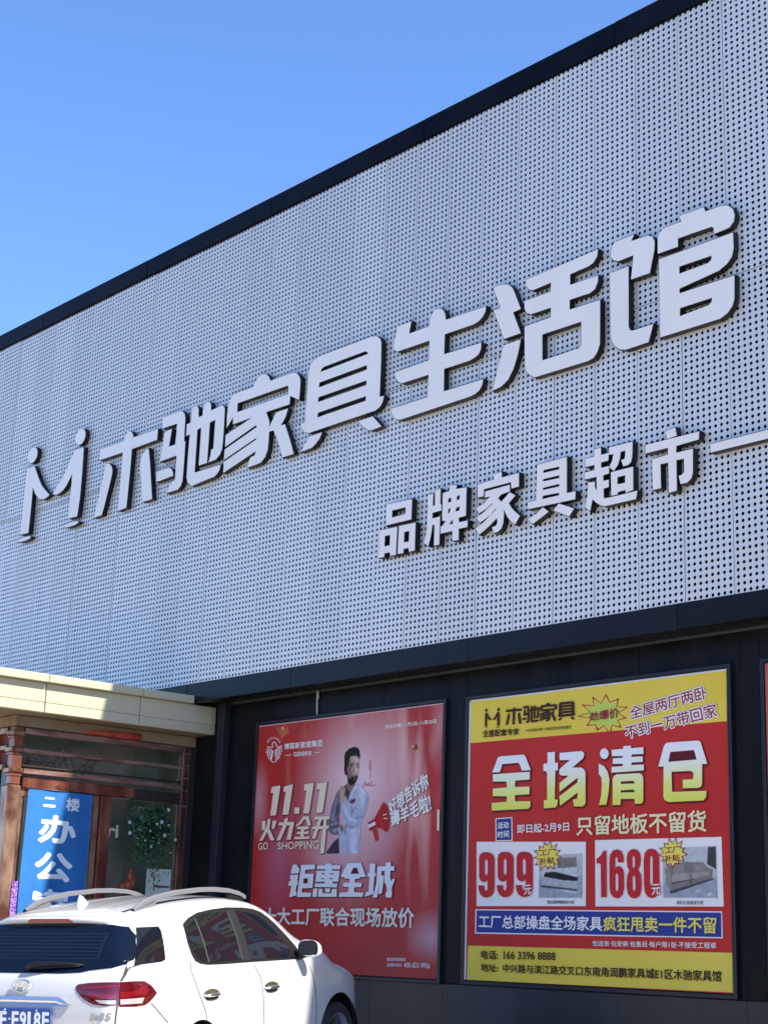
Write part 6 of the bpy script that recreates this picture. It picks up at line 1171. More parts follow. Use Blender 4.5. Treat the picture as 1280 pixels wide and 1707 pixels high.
for s, (y0, y1, z0, z1), w in (('楼', (10.49, 10.68, 2.915, 3.075), .005), ('办', (10.14, 10.665, 2.51, 2.85), .015), ('公', (10.13, 10.66, 2.06, 2.405), .015), ('家', (10.13, 10.66, 1.60, 1.975), .014)):
    put_text(q, s, [(y0+w, z1-w), (y1-w, z1-w), (y1-w, z0+w), (y0+w, z0+w)], ban_pt, M_BW, weight(w)+weight(w*.5)[1:], .004, .00006)
q.build('characters', ban)
q = MB(); q.tube([(XW+.06, 9.94, 3.145), (XW+.06, 10.88, 3.145)], .009, M_DARKW, 6); q.build('hanging_rod', ban)

# ---- flowering basket hanging in front of the window
hp = thing('hanging_plant', (XW+.13, 11.68, 2.3), 'round hanging plant with white blossoms in front of the porch window', 'plant')
M_LEAF = mat('leaf_green', (.020, .055, .030), .5); noise_mix(M_LEAF, (.012, .045, .022), (.045, .125, .045), 9, 2); 
M_PET = mat('petal_white', (.50, .52, .48), .5)
rr = random.Random(11)
lv, fl = MB(), MB()
def leaf(mb, c, s, mt):
    d = Vector((rr.gauss(0, 1), rr.gauss(0, 1), rr.gauss(-.2, .8))).normalized()
    n = d.cross(Vector((rr.gauss(0, 1), rr.gauss(0, 1), rr.gauss(0, 1)))).normalized()
    w = d.cross(n)
    mb.add([c, c+d*s*.4+w*s*.28, c+d*s+n*s*.1, c+d*s*.4-w*s*.28], [(0, 1, 2, 3)], mt)
for i in range(2100):
    t, u_ = rr.uniform(0, 2*math.pi), rr.random()
    ph = math.acos(2*rr.random()-1)
    rad = .40*(u_**.35)
    rad *= .80 + .25*math.sin(3*t+1)*math.sin(2*ph) + rr.uniform(-.05, .05)
    c = Vector((XW+.19 + .30*rad*math.sin(ph)*math.cos(t), 11.67 + rad*math.sin(ph)*math.sin(t), 2.78 + .82*rad*math.cos(ph)))
    leaf(lv, c, rr.uniform(.035, .065), M_LEAF)
for k in range(9):                                            # trailing stems
    y = 11.45 + .05*k + rr.uniform(-.02, .02); L_ = rr.uniform(.12, .3) + (.22 if 5 < k < 8 else 0)
    for i in range(45):
        c = Vector((XW+.17+rr.uniform(-.05, .05), y+rr.uniform(-.035, .035), 2.55 - L_*rr.random()))
        leaf(lv, c, rr.uniform(.03, .05), M_LEAF)
lv.build('foliage', hp)
for (y, z, s) in ((11.31, 2.83, .032), (11.73, 2.86, .036), (11.66, 2.83, .026), (11.84, 3.02, .034), (11.86, 2.83, .02), (11.32, 2.70, .035), (11.58, 2.74, .02), (11.80, 2.70, .034), (11.52, 2.62, .02), (11.60, 2.55, .024), (11.42, 2.64, .012), (12.0, 2.66, .03), (11.46, 2.74, .012), (11.70, 2.60, .018), (11.92, 2.49, .016), (11.62, 2.66, .012), (11.54, 2.46, .012)):
    for k in range(5):
        t = 2*math.pi*k/5 + z*9
        c = Vector((XW+.33-abs(y-11.68)*.25, y, z)); o1 = Vector((.012, math.cos(t), math.sin(t))); o2 = Vector((.0, -math.sin(t), math.cos(t)))
        s2 = s*.8
        fl.add([c, c+o1*s2*.6+o2*s2*.4, c+o1*s2*1.1, c+o1*s2*.6-o2*s2*.4], [(0, 3, 2, 1), ], M_PET)
fl.build('blossoms', hp)
q = MB(); q.tube([(XW+.02, 11.68, 3.22), (XW+.19, 11.68, 3.22), (XW+.19, 11.68, 2.95)], .007, M_DARKW, 6); q.build('hook', hp)

# ---- things stuck on the window
q = MB()
M_HR, M_HO = mat('decal_red', (.30, .035, .02), .5), mat('decal_orange', (.48, .17, .05), .5)
XG = XW-.052
horse = [(11.40, 1.95), (11.43, 1.95), (11.445, 2.03), (11.475, 2.05), (11.50, 2.03), (11.50, 1.94), (11.535, 1.94), (11.54, 2.03), (11.565, 2.04), (11.575, 1.94), (11.60, 1.94), (11.605, 2.04), (11.63, 2.10), (11.645, 2.17), (11.63, 2.20),
         (11.615, 2.17), (11.60, 2.19), (11.605, 2.24), (11.585, 2.27), (11.555, 2.285), (11.53, 2.265), (11.52, 2.22), (11.51, 2.17), (11.49, 2.12), (11.45, 2.115), (11.41, 2.10), (11.39, 2.05), (11.41, 2.02)]
MBflatx(q, horse, XG, M_HR)
for pl in ([(11.42, 2.06), (11.45, 2.08), (11.47, 2.07), (11.45, 2.03)], [(11.53, 2.20), (11.57, 2.22), (11.575, 2.17), (11.55, 2.14)], [(11.55, 2.26), (11.575, 2.255), (11.57, 2.235), (11.55, 2.24)], [(11.50, 2.08), (11.55, 2.12), (11.56, 2.06), (11.52, 2.05)], [(11.59, 2.13), (11.615, 2.13), (11.61, 2.07), (11.595, 2.07)], [(11.505, 2.02), (11.53, 2.03), (11.53, 1.96), (11.512, 1.96)]):
    MBflatx(q, pl, XG+.001, M_HO)
tag(q.build('window_sticker', loc=(XG, 11.5, 1.94)), 'red and orange horse sticker on the porch window under the plant', 'sticker')
nt_ = thing('window_notice', (XG, 11.98, 1.5), 'pale greenish notice with scribbled writing and a red label, right side of the porch window', 'notice')
q = MB(); q.box((XG-.003, 11.80, 1.45), (XG, 12.17, 2.30), mat('notice_paper', (.62, .64, .52), .6)); q.build('sheet', nt_)
q = MB()
M_INK = mat('notice_ink', (.10, .07, .05), .6); rk = random.Random(5)
for k in range(5):                                            # illegible brush writing
    y = 11.86 + .062*k
    for j in range(5):
        p0 = (y+rk.uniform(0, .05), 2.19+rk.uniform(0, .075)); p1 = (p0[0]+rk.uniform(-.03, .03), p0[1]+rk.uniform(-.03, .03))
        q.tube([(XG+.0015, p0[0], p0[1]), (XG+.0015, p1[0], p1[1])], [.003, .0015], M_INK, 5)
q.build('writing', nt_)
q = MB(); q.box((XG+.0005, 11.91, 2.068), (XG+.002, 12.15, 2.094), mat('notice_red', (.24, .05, .04), .6))
q.build('red_label', nt_)
q = MB()
put_text(q, 'ri', [(11.155, 2.80), (11.30, 2.80), (11.30, 2.655), (11.155, 2.655)], lambda a, c, l: (XG+.001+l, a+.03, c), mat('sign_cream', (.66, .52, .34), .5), weight(.006))
tag(q.build('window_lettering', loc=(XG, 11.2, 2.65)), 'cream letters ri on the glass left of the hanging plant', 'lettering')
q = MB()
M_PUR = mat('purple_pattern', (.25, .10, .42), .6); noise_mix(M_PUR, (.10, .03, .22), (.34, .18, .46), 45, 2, lo=.45, hi=.55)
q.bbox((XW+.012, 9.865, .35), (XW+.035, 10.005, 2.045), M_PUR, .005)
tag(q.build('purple_panel', loc=(XW+.02, 9.93, .35)), 'narrow purple patterned board leaning between the corner post and the blue banner', 'board')
q = MB()
M_RB = mat('red_cloth', (.34, .045, .03), .6); noise_mix(M_RB, (.25, .03, .02), (.42, .07, .04), 6, 4)
q.tube([(XW-.03, 10.60, 3.90), (XW-.03, 10.70, 3.915), (XW-.03, 11.0, 3.925), (XW-.03, 11.46, 3.93), (XW-.03, 11.54, 3.935), (XW-.03, 11.57, 3.935)], [.015, .036, .05, .055, .05, .02], M_RB, 12)
tag(q.build('cloth_roll', loc=(XW-.03, 11.1, 3.87)), 'red roll of cloth lying on the top rail under the porch canopy', 'cloth roll')

# ------------------------------------------------------------------ the white SUV
M_PAINT = mat('white_car_paint', (.50, .50, .50), .25, 0, .5, 1.0)
M_CGLASS = mat('tinted_glass', (.006, .008, .012), .03, 0, .6)
M_RGLASS = mat('rear_glass', (.003, .006, .015), .03, 0, .3)
M_RUB = mat('black_plastic', (.011, .011, .012), .5, 0, .2)
M_CHROME = mat('chrome', (.80, .80, .82), .22, 1)
M_RAILM = mat('satin_rail', (.20, .20, .21), .35, .3)
M_TLR = mat('tail_red', (.075, .002, .004), .06, 0, .6, 1)
M_TLR2 = mat('tail_red_bright', (.15, .004, .006), .08, 0, .6, 1)
M_TLC = mat('tail_clear', (.50, .46, .44), .10, .35, .6, 1)
M_SEAM = mat('panel_gap', (.03, .03, .033), .7)
M_TYRE = mat('tyre_rubber', (.018, .018, .019), .8)
M_RIM = mat('alloy', (.42, .42, .44), .3, .9)

yaw, pit = .381, None
fwd = Vector((-math.sin(yaw), math.cos(yaw), 0)); nrm = Vector((0, -SLOPE, 1)).normalized()
fwd = (fwd - nrm*fwd.dot(nrm)).normalized(); rgt = fwd.cross(nrm)
CARM = Matrix((rgt, fwd, nrm)).transposed().to_4x4(); CARM.translation = (-12.18, 6.95, 0.0)
car = thing('parked_suv', (0, 0, 0), 'white parked SUV with tinted windows and roof rails, tail towards the viewer', 'car')
car.matrix_world = CARM

def interp(tab, x):
    if x <= tab[0][0]: return tab[0][1]
    for (a, va), (b_, vb) in zip(tab[:-1], tab[1:]):
        if x <= b_:
            t = (x-a)/(b_-a); return va + (vb-va)*t
    return tab[-1][1]
HW = [(0, .76), (.05, .83), (.12, .868), (.25, .892), (.5, .908), (.9, .915), (2.2, .915), (3.4, .915), (3.8, .905), (4.05, .875), (4.22, .81), (4.33, .70), (4.39, .55)]
TOPL = [(0, .80), (.03, .99), (.06, 1.09), (.13, 1.17), (.22, 1.315), (.345, 1.49), (.40, 1.555), (.50, 1.60), (.75, 1.645), (1.2, 1.695), (1.8, 1.722), (2.3, 1.712), (2.65, 1.66), (2.9, 1.55), (3.15, 1.395), (3.40, 1.245), (3.55, 1.14), (3.66, 1.09), (3.9, 1.05), (4.1, .99), (4.25, .92), (4.35, .80), (4.39, .70)]
BELT = [(0, 1.20), (1.0, 1.185), (2.0, 1.15), (2.9, 1.13), (3.5, 1.06)]
VT = [(.2, .71), (.5, .69), (1.0, .685), (2.2, .675), (2.7, .66), (3.1, .68), (3.5, .74)]
def section(u):
    hw, T, B, vt = interp(HW, u), interp(TOPL, u), interp(BELT, u), interp(VT, u)
    zl = interp([(0, .42), (.12, .30), (.3, .24), (4.0, .22), (4.39, .34)], u)
    lower = [(0, zl), (hw*.6, zl), (hw-.06, zl+.005), (hw-.012, zl+.07), (hw, .58), (hw-.002, .84), (hw-.012, .98)]
    if T > 1.34:
        wt = T - .105
        sh = [(hw-.040, B-.03), (hw-.062, B+.02)]
        a, c = sh[-1], (vt, wt)
        mid = [(a[0]+(c[0]-a[0])*t - .020*math.sin(math.pi*t)*-1, a[1]+(c[1]-a[1])*t) for t in (.33, .66)]
        up = [c, (vt-.045, T-.052), (vt-.15, T-.026), (.30, T-.006), (0, T)]
        return lower + sh + mid + up
    k = max(0.0, min(1.0, (T-1.12)/.22))
    tt = T
    def cl(w, d): return min(w, tt-d)
    lower = [(v, cl(w, .10+.02*i*0)) for i, (v, w) in enumerate(lower)]
    lower[6] = (lower[6][0], cl(.98, .105)); lower[5] = (lower[5][0], cl(.84, .16))
    lower[4] = (lower[4][0], cl(.58, .24))
    vt2 = vt*k + (hw-.16)*(1-k)
    sh = [(hw-.030, tt-.085 if k < 1 else B), (hw-.055, tt-.066)]
    mid = [(hw-.085, tt-.052), (hw-.12, tt-.042)]
    up = [(min(hw-.16, vt2+.0), tt-.034), (min(hw-.22, vt2-.04), tt-.026), (hw-.33, tt-.018), (.30*min(1, hw/.9), tt-.005), (0, tt)]
    return lower + sh + mid + up

US = [0, .03, .06, .12, .21, .34, .40, .50, .72, 1.0, 1.4, 1.8, 2.2, 2.55, 2.8, 3.0, 3.2, 3.38, 3.53, 3.66, 3.85, 4.05, 4.2, 4.31, 4.39]
def body_bm():
    bm = bmesh.new()
    rows = []
    for u in US:
        s = section(u)
        row = [bm.verts.new((v, u, w)) for v, w in s]
        row += [bm.verts.new((-v, u, w)) for v, w in s[-2:0:-1]]
        rows.append(row)
    n = len(rows[0])
    for r0, r1 in zip(rows[:-1], rows[1:]):
        for i in range(n):
            j = (i+1) % n
            bm.faces.new((r0[i], r0[j], r1[j], r1[i]))
    for row, rev in ((rows[0], False), (rows[-1], True)):
        h = n//2
        # cap strip by strip so that the subdivision keeps it flat
        for i in range(h):
            a, b_, c, d = row[i], row[i+1], row[(n-i-1) % n], row[(n-i) % n]
            f = [a, b_, c, d]
            f = list(dict.fromkeys(f))
            if len(f) > 2: bm.faces.new(f)
    bmesh.ops.recalc_face_normals(bm, faces=bm.faces)
    return bm
def subdivided(bm, lv=2):
    me = bpy.data.meshes.new('tmp'); bm.to_mesh(me); bm.free()
    o = bpy.data.objects.new('tmp', me); COL.objects.link(o)
    md = o.modifiers.new('s', 'SUBSURF'); md.levels = lv; md.render_levels = lv
    bpy.context.view_layer.update()
    out = bpy.data.meshes.new_from_object(o.evaluated_get(bpy.context.evaluated_depsgraph_get()))
    bpy.data.objects.remove(o); bpy.data.meshes.remove(me)
    return out
shell = subdivided(body_bm())
SB = bmesh.new(); SB.from_mesh(shell)
BVH = BVHTree.FromBMesh(SB)
SB.free()

def child(name, me, parent=None):
    o = bpy.data.objects.new(name, me); COL.objects.link(o); o.parent = parent or car
    return o

WHEELS = [(1, 1.22), (-1, 1.22), (1, 3.68), (-1, 3.68)]
AXLE_W, WR, AR = .335, .335, .405
ARR = .345
def wheel_cut(me):
    o = bpy.data.objects.new('tmp', me); COL.objects.link(o)
    cut = bmesh.new()
    for sx, u in WHEELS:
        q = bmesh.ops.create_cone(cut, cap_ends=True, segments=40, radius1=AR if u > 2 else ARR, radius2=AR if u > 2 else ARR, depth=.34)
        M = Matrix.Translation((sx*.83, u, AXLE_W+.02)) @ Matrix.Rotation(math.pi/2, 4, 'Y')
        bmesh.ops.transform(cut, matrix=M, verts=q['verts'])
    cm = bpy.data.meshes.new('tmpc'); cut.to_mesh(cm); cut.free()
    co = bpy.data.objects.new('tmpc', cm); COL.objects.link(co)
    md = o.modifiers.new('b', 'BOOLEAN'); md.operation = 'DIFFERENCE'; md.object = co; md.solver = 'EXACT'
    bpy.context.view_layer.update()
    out = bpy.data.meshes.new_from_object(o.evaluated_get(bpy.context.evaluated_depsgraph_get()))
    bpy.data.objects.remove(o); bpy.data.objects.remove(co); bpy.data.meshes.remove(cm)
    return out
bm_ = wheel_cut(shell)
bm_.materials.clear(); bm_.materials.append(M_PAINT); bm_.materials.append(M_RUB)
for p in bm_.polygons:
    p.use_smooth = True
    c = p.center
    p.material_index = 0
    for sx, u in WHEELS:
        if c.x*sx > .5 and math.hypot(c.y-u, c.z-AXLE_W-.02) < (AR if u > 2 else ARR)+.004 and (abs(p.normal.x) < .3 or c.x*sx < .70): p.material_index = 1
    if c.z < .40 and abs(p.normal.z) < .95: p.material_index = 1
body = child('body', bm_)
try:
    bm_.set_sharp_from_angle(angle=R(35))
except Exception:
    pass

def patch(poly, view, off, mt, step=.045, thick=0.0, crown=0.0):
    """polygon drawn in a side (u, w), mirrored side (-), rear (v, w) or top (v, u) view, laid on the body surface"""
    bm = bmesh.new()
    pts = [Vector((p[0], p[1], 0)) for p in poly]
    vs_ = [bm.verts.new(p) for p in pts]
    for t in tessellate_polygon([pts]):
        try: bm.faces.new([vs_[i] for i in t])
        except ValueError: pass
    x0, x1 = min(p.x for p in pts), max(p.x for p in pts); y0, y1 = min(p.y for p in pts), max(p.y for p in pts)
    for ax, lo, hi in ((0, x0, x1), (1, y0, y1)):
        k = math.ceil(lo/step)*step
        while k < hi:
            co = Vector((k, 0, 0)) if ax == 0 else Vector((0, k, 0)); no = Vector((1, 0, 0)) if ax == 0 else Vector((0, 1, 0))
            bmesh.ops.bisect_plane(bm, geom=bm.verts[:]+bm.edges[:]+bm.faces[:], plane_co=co, plane_no=no)
            k += step
    dead = []
    for v in bm.verts:
        a, b_ = v.co.x, v.co.y
        if view == 'R': o, d = Vector((2, a, b_)), Vector((-1, 0, 0))
        elif view == 'L': o, d = Vector((-2, a, b_)), Vector((1, 0, 0))
        elif view == 'rear': o, d = Vector((a, -1, b_)), Vector((0, 1, 0))
        elif view == 'front': o, d = Vector((a, 6, b_)), Vector((0, -1, 0))
        else: o, d = Vector((a, b_, 3)), Vector((0, 0, -1))
        h = BVH.ray_cast(o, d)
        if h[0] is None: dead.append(v); continue
        n = h[1]
        if n.dot(d) > 0: n = -n
        v.co = h[0] + n*off
    if dead: bmesh.ops.delete(bm, geom=dead, context='VERTS')
    ref = {'R': Vector((1, 0, 0)), 'L': Vector((-1, 0, 0)), 'rear': Vector((0, -1, 0)), 'front': Vector((0, 1, 0)), 'top': Vector((0, 0, 1))}[view]
    bm.normal_update()
    for f in bm.faces:
        if f.normal.dot(ref) < 0: f.normal_flip()
    if thick:
        r = bmesh.ops.extrude_face_region(bm, geom=bm.faces[:])
        bmesh.ops.translate(bm, verts=[g_ for g_ in r['geom'] if isinstance(g_, bmesh.types.BMVert)], vec=ref*thick)
        bmesh.ops.recalc_face_normals(bm, faces=bm.faces)
    me = bpy.data.meshes.new('patch'); bm.to_mesh(me); bm.free()
    me.materials.append(mt)
    for p in me.polygons: p.use_smooth = not thick
    return me

def line_patch(pts, view, w, off, mt):
    """thin strip following a polyline"""
    L_, R_2 = [], []
    for i, p in enumerate(pts):
        a = Vector(pts[max(i-1, 0)]); c = Vector(pts[min(i+1, len(pts)-1)])
        d = (c-a).normalized(); n = Vector((-d.y, d.x))*w/2
        L_.append((p[0]+n.x, p[1]+n.y)); R_2.append((p[0]-n.x, p[1]-n.y))
    return patch(L_ + R_2[::-1], view, off, mt, .03)

MIRROR = lambda poly: [(-p[0], p[1]) for p in poly]
GAP = .0095
# side windows: dark surround, then panes and divider
SURR = [(1.178, 1.478), (1.293, 1.526), (1.459, 1.566), (1.688, 1.588), (1.953, 1.600), (2.253, 1.592), (2.446, 1.575), (2.584, 1.544), (2.698, 1.49), (2.798, 1.421), (2.892, 1.333), (2.985, 1.225), (3.035, 1.150), (3.00, 1.105),
        (2.851, 1.108), (2.434, 1.116), (1.897, 1.125), (1.616, 1.128), (1.37, 1.136), (1.262, 1.15), (1.193, 1.175), (1.162, 1.235), (1.150, 1.33)]
FIXED = [(1.190, 1.440), (1.372, 1.508), (1.386, 1.157), (1.300, 1.168), (1.235, 1.205), (1.200, 1.275), (1.185, 1.36)]
RGL = [(1.394, 1.516), (1.533, 1.552), (1.930, 1.566), (1.934, 1.150), (1.408, 1.155)]
FGL = [(2.085, 1.564), (2.203, 1.556), (2.413, 1.527), (2.557, 1.461), (2.669, 1.369), (2.764, 1.264), (2.86, 1.150), (2.86, 1.122), (2.100, 1.150)]
for vw in ('R', 'L'):
    su = child('window_surround', patch(SURR, vw, .003, M_RUB))
    child('side_window', patch(FIXED, vw, .006, M_CGLASS)); child('side_window', patch(RGL, vw, .006, M_CGLASS)); child('side_window', patch(FGL, vw, .006, M_CGLASS))
    child('window_strip', patch([(1.376, 1.509), (1.392, 1.515), (1.402, 1.157), (1.388, 1.157)], vw, .0075, mat('window_bar', (.10, .10, .11), .4, .3)), su)
    child('window_strip', patch([(1.936, 1.566), (1.948, 1.566), (1.950, 1.150), (1.938, 1.150)], vw, .0075, mat('window_bar', (.10, .10, .11), .4, .3)), su)
    child('pillar_trim', patch([(1.950, 1.575), (2.080, 1.575), (2.095, 1.142), (1.952, 1.142)], vw, .0055, mat('pillar_grey', (.018, .019, .022), .45, 0, .2)), su)
    # doors: seams and chrome handle bowls
    for pts in ([(1.128, 1.174), (1.098, 1.113), (1.130, 1.043), (1.186, .925), (1.236, .838), (1.290, .759), (1.311, .682)],
                [(2.120, 1.100), (2.165, 1.040), (2.205, .985), (2.222, .911), (2.235, .795), (2.235, .583), (2.20, .42)],
                [(3.110, 1.04), (3.157, .937), (3.193, .803), (3.203, .662), (3.198, .504), (3.16, .40)],
                [(1.311, .40), (2.2, .40), (3.16, .40)],
                [(.500, .885), (.60, .81), (.733, .713)]):
        child('door_seam', line_patch(pts, vw, GAP, .0015, M_SEAM))
    for u0, w0 in ((1.383, .892), (2.380, .892)):
        ring = [(u0+.128*math.cos(t), w0+.047*math.sin(t)) for t in [math.pi/12*i for i in range(24)]]
        hb = child('door_handle', patch(ring, vw, .003, M_CHROME, .03))
        q = MB(); sx = 1 if vw == 'R' else -1
        vv = .905
        q.tube([(sx*(vv+.010), u0-.10, w0-.006), (sx*(vv+.028), u0-.07, w0-.004), (sx*(vv+.034), u0, w0-.002), (sx*(vv+.028), u0+.085, w0-.002), (sx*(vv+.006), u0+.115, w0-.004)], [.008, .014, .015, .014, .008], M_CHROME, 8)
        q.build('handle_grip', hb)
        q = MB(); q.tube([(sx*(vv+.007), u0-.085, w0-.028), (sx*(vv+.007), u0+.09, w0-.026)], [.012, .012], M_RUB, 8); q.build('handle_recess', hb)
    # roof rail
    sx = 1 if vw == 'R' else -1
    pth = [(.70, 1.600), (.76, 1.632), (.86, 1.672), (1.02, 1.708), (1.3, 1.742), (1.7, 1.762), (1.95, 1.762), (2.18, 1.748), (2.36, 1.720), (2.46, 1.690)]
    q = MB(); prof = [(-.022, -.022), (-.020, .010), (-.008, .018), (.010, .018), (.024, .008), (.026, -.022)]
    vs_, fs = [], []
    for (u_, w_) in pth:
        for (a, c) in prof: vs_.append((sx*(.560+a), u_, w_+c))
    n = len(prof)
    for i in range(len(pth)-1):
        for k in range(n):
            k2 = (k+1) % n
            f = [i*n+k, (i+1)*n+k, (i+1)*n+k2, i*n+k2]
            fs.append(f if sx > 0 else f[::-1])
    q.add(vs_, fs, M_RAILM, False)
    for u0, u1 in ((.71, 1.02), (2.16, 2.43)):               # solid feet of the rail
        seg = [(u_, interp(pth, u_), interp(TOPL, u_)-.075) for u_ in [u0+(u1-u0)*i/6 for i in range(7)]]
        vs_ = []
        for (u_, wt, wb) in seg:
            vs_ += [(sx*.575, u_, wt-.006), (sx*.548, u_, wt-.006), (sx*.548, u_, wb), (sx*.578, u_, wb)]
        fs = []
        for i in range(6):
            for k in range(4):
                fs.append([i*4+k, i*4+(k+1) % 4, (i+1)*4+(k+1) % 4, (i+1)*4+k])
        fs += [[0, 1, 2, 3], [24, 25, 26, 27]]
        q.add(vs_, fs, M_RAILM if u0 < 1 else M_RUB, False)
    q.build('roof_rail', car, fix=True)
    child('roof_gutter', patch([(sx*.50, .62), (sx*.535, .62), (sx*.535, 2.75), (sx*.50, 2.75)] if sx > 0 else [(-.535, .62), (-.50, .62), (-.50, 2.75), (-.535, 2.75)], 'top', .002, M_SEAM, .08))
    # mirror
    bm = bmesh.new(); bmesh.ops.create_uvsphere(bm, u_segments=20, v_segments=12, radius=1)
    for v in bm.verts:
        x, y, z = v.co
        p = 2.6
        k = (abs(x)**p + abs(y)**p + abs(z)**p)**(-1/p) if (abs(x)+abs(y)+abs(z)) > 0 else 1
        x, y, z = x*k, y*k, z*k
        if y < -.35: y = -.35
        v.co = (sx*(0.995 + .089*x - .012*z), 2.945 + .09*y + .035*x, 1.203 + .079*z - .010*x)
    mb_ = MB(); mb_.bm(bm, M_PAINT, True); mo = mb_.build('side_mirror', car, fix=True)
    q = MB()
    ring = [(sx*(0.990+.076*math.copysign(abs(math.cos(t))**.7, math.cos(t))), 2.9075+.0294*math.copysign(abs(math.cos(t))**.7, math.cos(t)), 1.204+.062*math.copysign(abs(math.sin(t))**.7, math.sin(t))) for t in [math.pi/12*i for i in range(24)]]
    q.add(ring, [list(range(24))[::-1] if sx < 0 else list(range(24))], M_RGLASS); q.build('mirror_glass', mo)
    ring2 = [(sx*(0.990+.089*math.copysign(abs(math.cos(t))**.7, math.cos(t))), 2.9095+.0333*math.copysign(abs(math.cos(t))**.7, math.cos(t)), 1.204+.076*math.copysign(abs(math.sin(t))**.7, math.sin(t))) for t in [math.pi/12*i for i in range(24)]]
    q = MB(); q.add(ring2, [list(range(24))], M_RUB); q.build('mirror_rim', mo)
    q = MB(); q.tube([(sx*.86, 2.93, 1.135), (sx*.93, 2.94, 1.145), (sx*1.0, 2.955, 1.165)], [.038, .03, .03], M_RUB, 8); q.build('mirror_arm', mo)
    child('mirror_base', patch([(2.86, 1.11), (2.88, 1.17), (2.96, 1.20), (3.03, 1.15), (3.03, 1.105)], vw, .008, M_RUB), mo)
    # quarter glass beside the rear window
    Q = [(.540, 1.472), (.825, 1.470), (.835, 1.440), (.765, 1.21), (.705, 1.195), (.325, 1.185), (.395, 1.27), (.475, 1.38)]
    child('quarter_window', patch(Q, vw, .004, M_CGLASS, .015))
    # tail lamp: outer part on the quarter panel
    TLs = [(.120, 1.069), (.310, 1.066), (.430, 1.058), (.500, 1.026), (.548, .991), (.578, .957), (.540, .930), (.474, .897), (.413, .877), (.30, .874), (.120, .884)]
    tl = child('tail_lamp', patch(TLs, vw, .006, M_TLR, .03))
    child('lamp_bright', patch([(.13, .990), (.30, .990), (.385, 1.020), (.325, 1.045), (.43, 1.025), (.47, .985), (.42, .940), (.38, .955), (.30, .950), (.13, .948)], vw, .009, M_TLR2, .03), tl)
    child('lamp_clear', patch([(.13, .938), (.404, .934), (.375, .892), (.13, .899)], vw, .009, M_TLC, .03), tl)
# rear end
child('rear_window', patch([(-.69, 1.482), (-.55, 1.497), (-.2, 1.508), (.2, 1.509), (.476, 1.506), (.60, 1.496), (.690, 1.480), (.748, 1.409), (.802, 1.307), (.842, 1.196), (.76, 1.173), (.565, 1.153), (.488, 1.137), (.30, 1.128), (-.30, 1.128), (-.488, 1.137), (-.565, 1.153), (-.76, 1.173), (-.842, 1.196), (-.802, 1.307), (-.748, 1.409), (-.690, 1.480)], 'rear', .004, M_RGLASS, .015))
hw_ = child('heater_lines', patch([(.586, 1.43), (.590, 1.43), (.60, 1.24), (.596, 1.24)], 'rear', .0045, mat('heater_trace', (.022, .02, .026), .5), .03))
for k in range(8):
    z = 1.24 + .027*k
    child('heater_line', patch([(-.59, z), (.595, z), (.595, z+.0022), (-.59, z+.0022)], 'rear', .0045, MATS['heater_trace'], .04), hw_)
for sx in (1, -1):
    def sg(pl): return [(sx*p[0], p[1]) for p in pl]
    tl = child('tailgate_lamp', patch(sg([(.492, 1.032), (.511, 1.049), (.60, 1.060), (.713, 1.066), (.846, 1.069), (.856, .896), (.80, .892), (.681, .905), (.60, .935), (.553, .966), (.51, 1.0)]), 'rear', .006, M_TLR, .03))
    child('lamp_bright', patch(sg([(.633, .992), (.840, .976), (.842, .946), (.674, .946), (.617, .968)]), 'rear', .009, M_TLR2, .03), tl)
    child('lamp_bright', patch(sg([(.56, 1.030), (.836, 1.048), (.838, 1.030), (.58, 1.012)]), 'rear', .009, M_TLR2, .03), tl)
    child('lamp_clear', patch(sg([(.696, .938), (.842, .934), (.844, .904), (.745, .912)]), 'rear', .009, M_TLC, .03), tl)
    child('tailgate_seam', line_patch(sg([(.848, 1.185), (.853, 1.118), (.848, 1.074)]), 'rear', .008, .0015, M_SEAM))
    child('tailgate_seam', line_patch(sg([(.852, .890), (.850, .819), (.846, .70)]), 'rear', .007, .0015, M_SEAM))
# spoiler lip with the high brake lamp
q = MB()
vs_, fs = [], []
NV = 24
for i in range(NV+1):
    v = -.66 + 1.32*i/NV
    e = (abs(v)/.66)**4
    ub, wt = .325+.13*e, 1.552-.040*e
    vs_ += [(v, ub+.10, wt+.018), (v, ub+.03, wt+.010), (v, ub, wt-.006), (v, ub+.012, wt-.036), (v, ub+.085, wt-.040)]
for i in range(NV):
    for k in range(4):
        fs.append([i*5+k, i*5+k+1, (i+1)*5+k+1, (i+1)*5+k])
q.add(vs_, fs, M_PAINT, True)
sp = q.build('spoiler', car, fix=True)
q = MB()
bl = [(-.225, 1.532), (-.19, 1.549), (.19, 1.549), (.225, 1.532), (.225, 1.516), (-.225, 1.516)]
q.add([(v, .322+(1.55-w)*.18, w) for v, w in bl]+[(v, .36+(1.55-w)*.18, w) for v, w in bl], [[0, 1, 2, 3, 4, 5]]+[[i, i+6, (i+1) % 6+6, (i+1) % 6] for i in range(6)], mat('brake_lamp_red', (.22, .012, .010), .15, 0, .6, .6))
q.build('high_brake_lamp', sp, fix=True)
# emblem, chrome bar, plate, badge, wiper
q = MB()
cx, cz = -.03, 1.032
for i in range(32):
    pass
NE = 36
vs_, fs = [], []
for i in range(NE):
    t = 2*math.pi*i/NE
    for rad, d in ((1.0, .0), (.93, -.014), (.80, -.014), (.74, -.004)):
        vs_.append((cx+.100*rad*math.cos(t), .030+d+.05*(.05*math.sin(t)), cz+.052*rad*math.sin(t)))
for i in range(NE):
    for k in range(3):
        fs.append([i*4+k, i*4+k+1, ((i+1) % NE)*4+k+1, ((i+1) % NE)*4+k])
q.add(vs_, fs, M_CHROME, True)
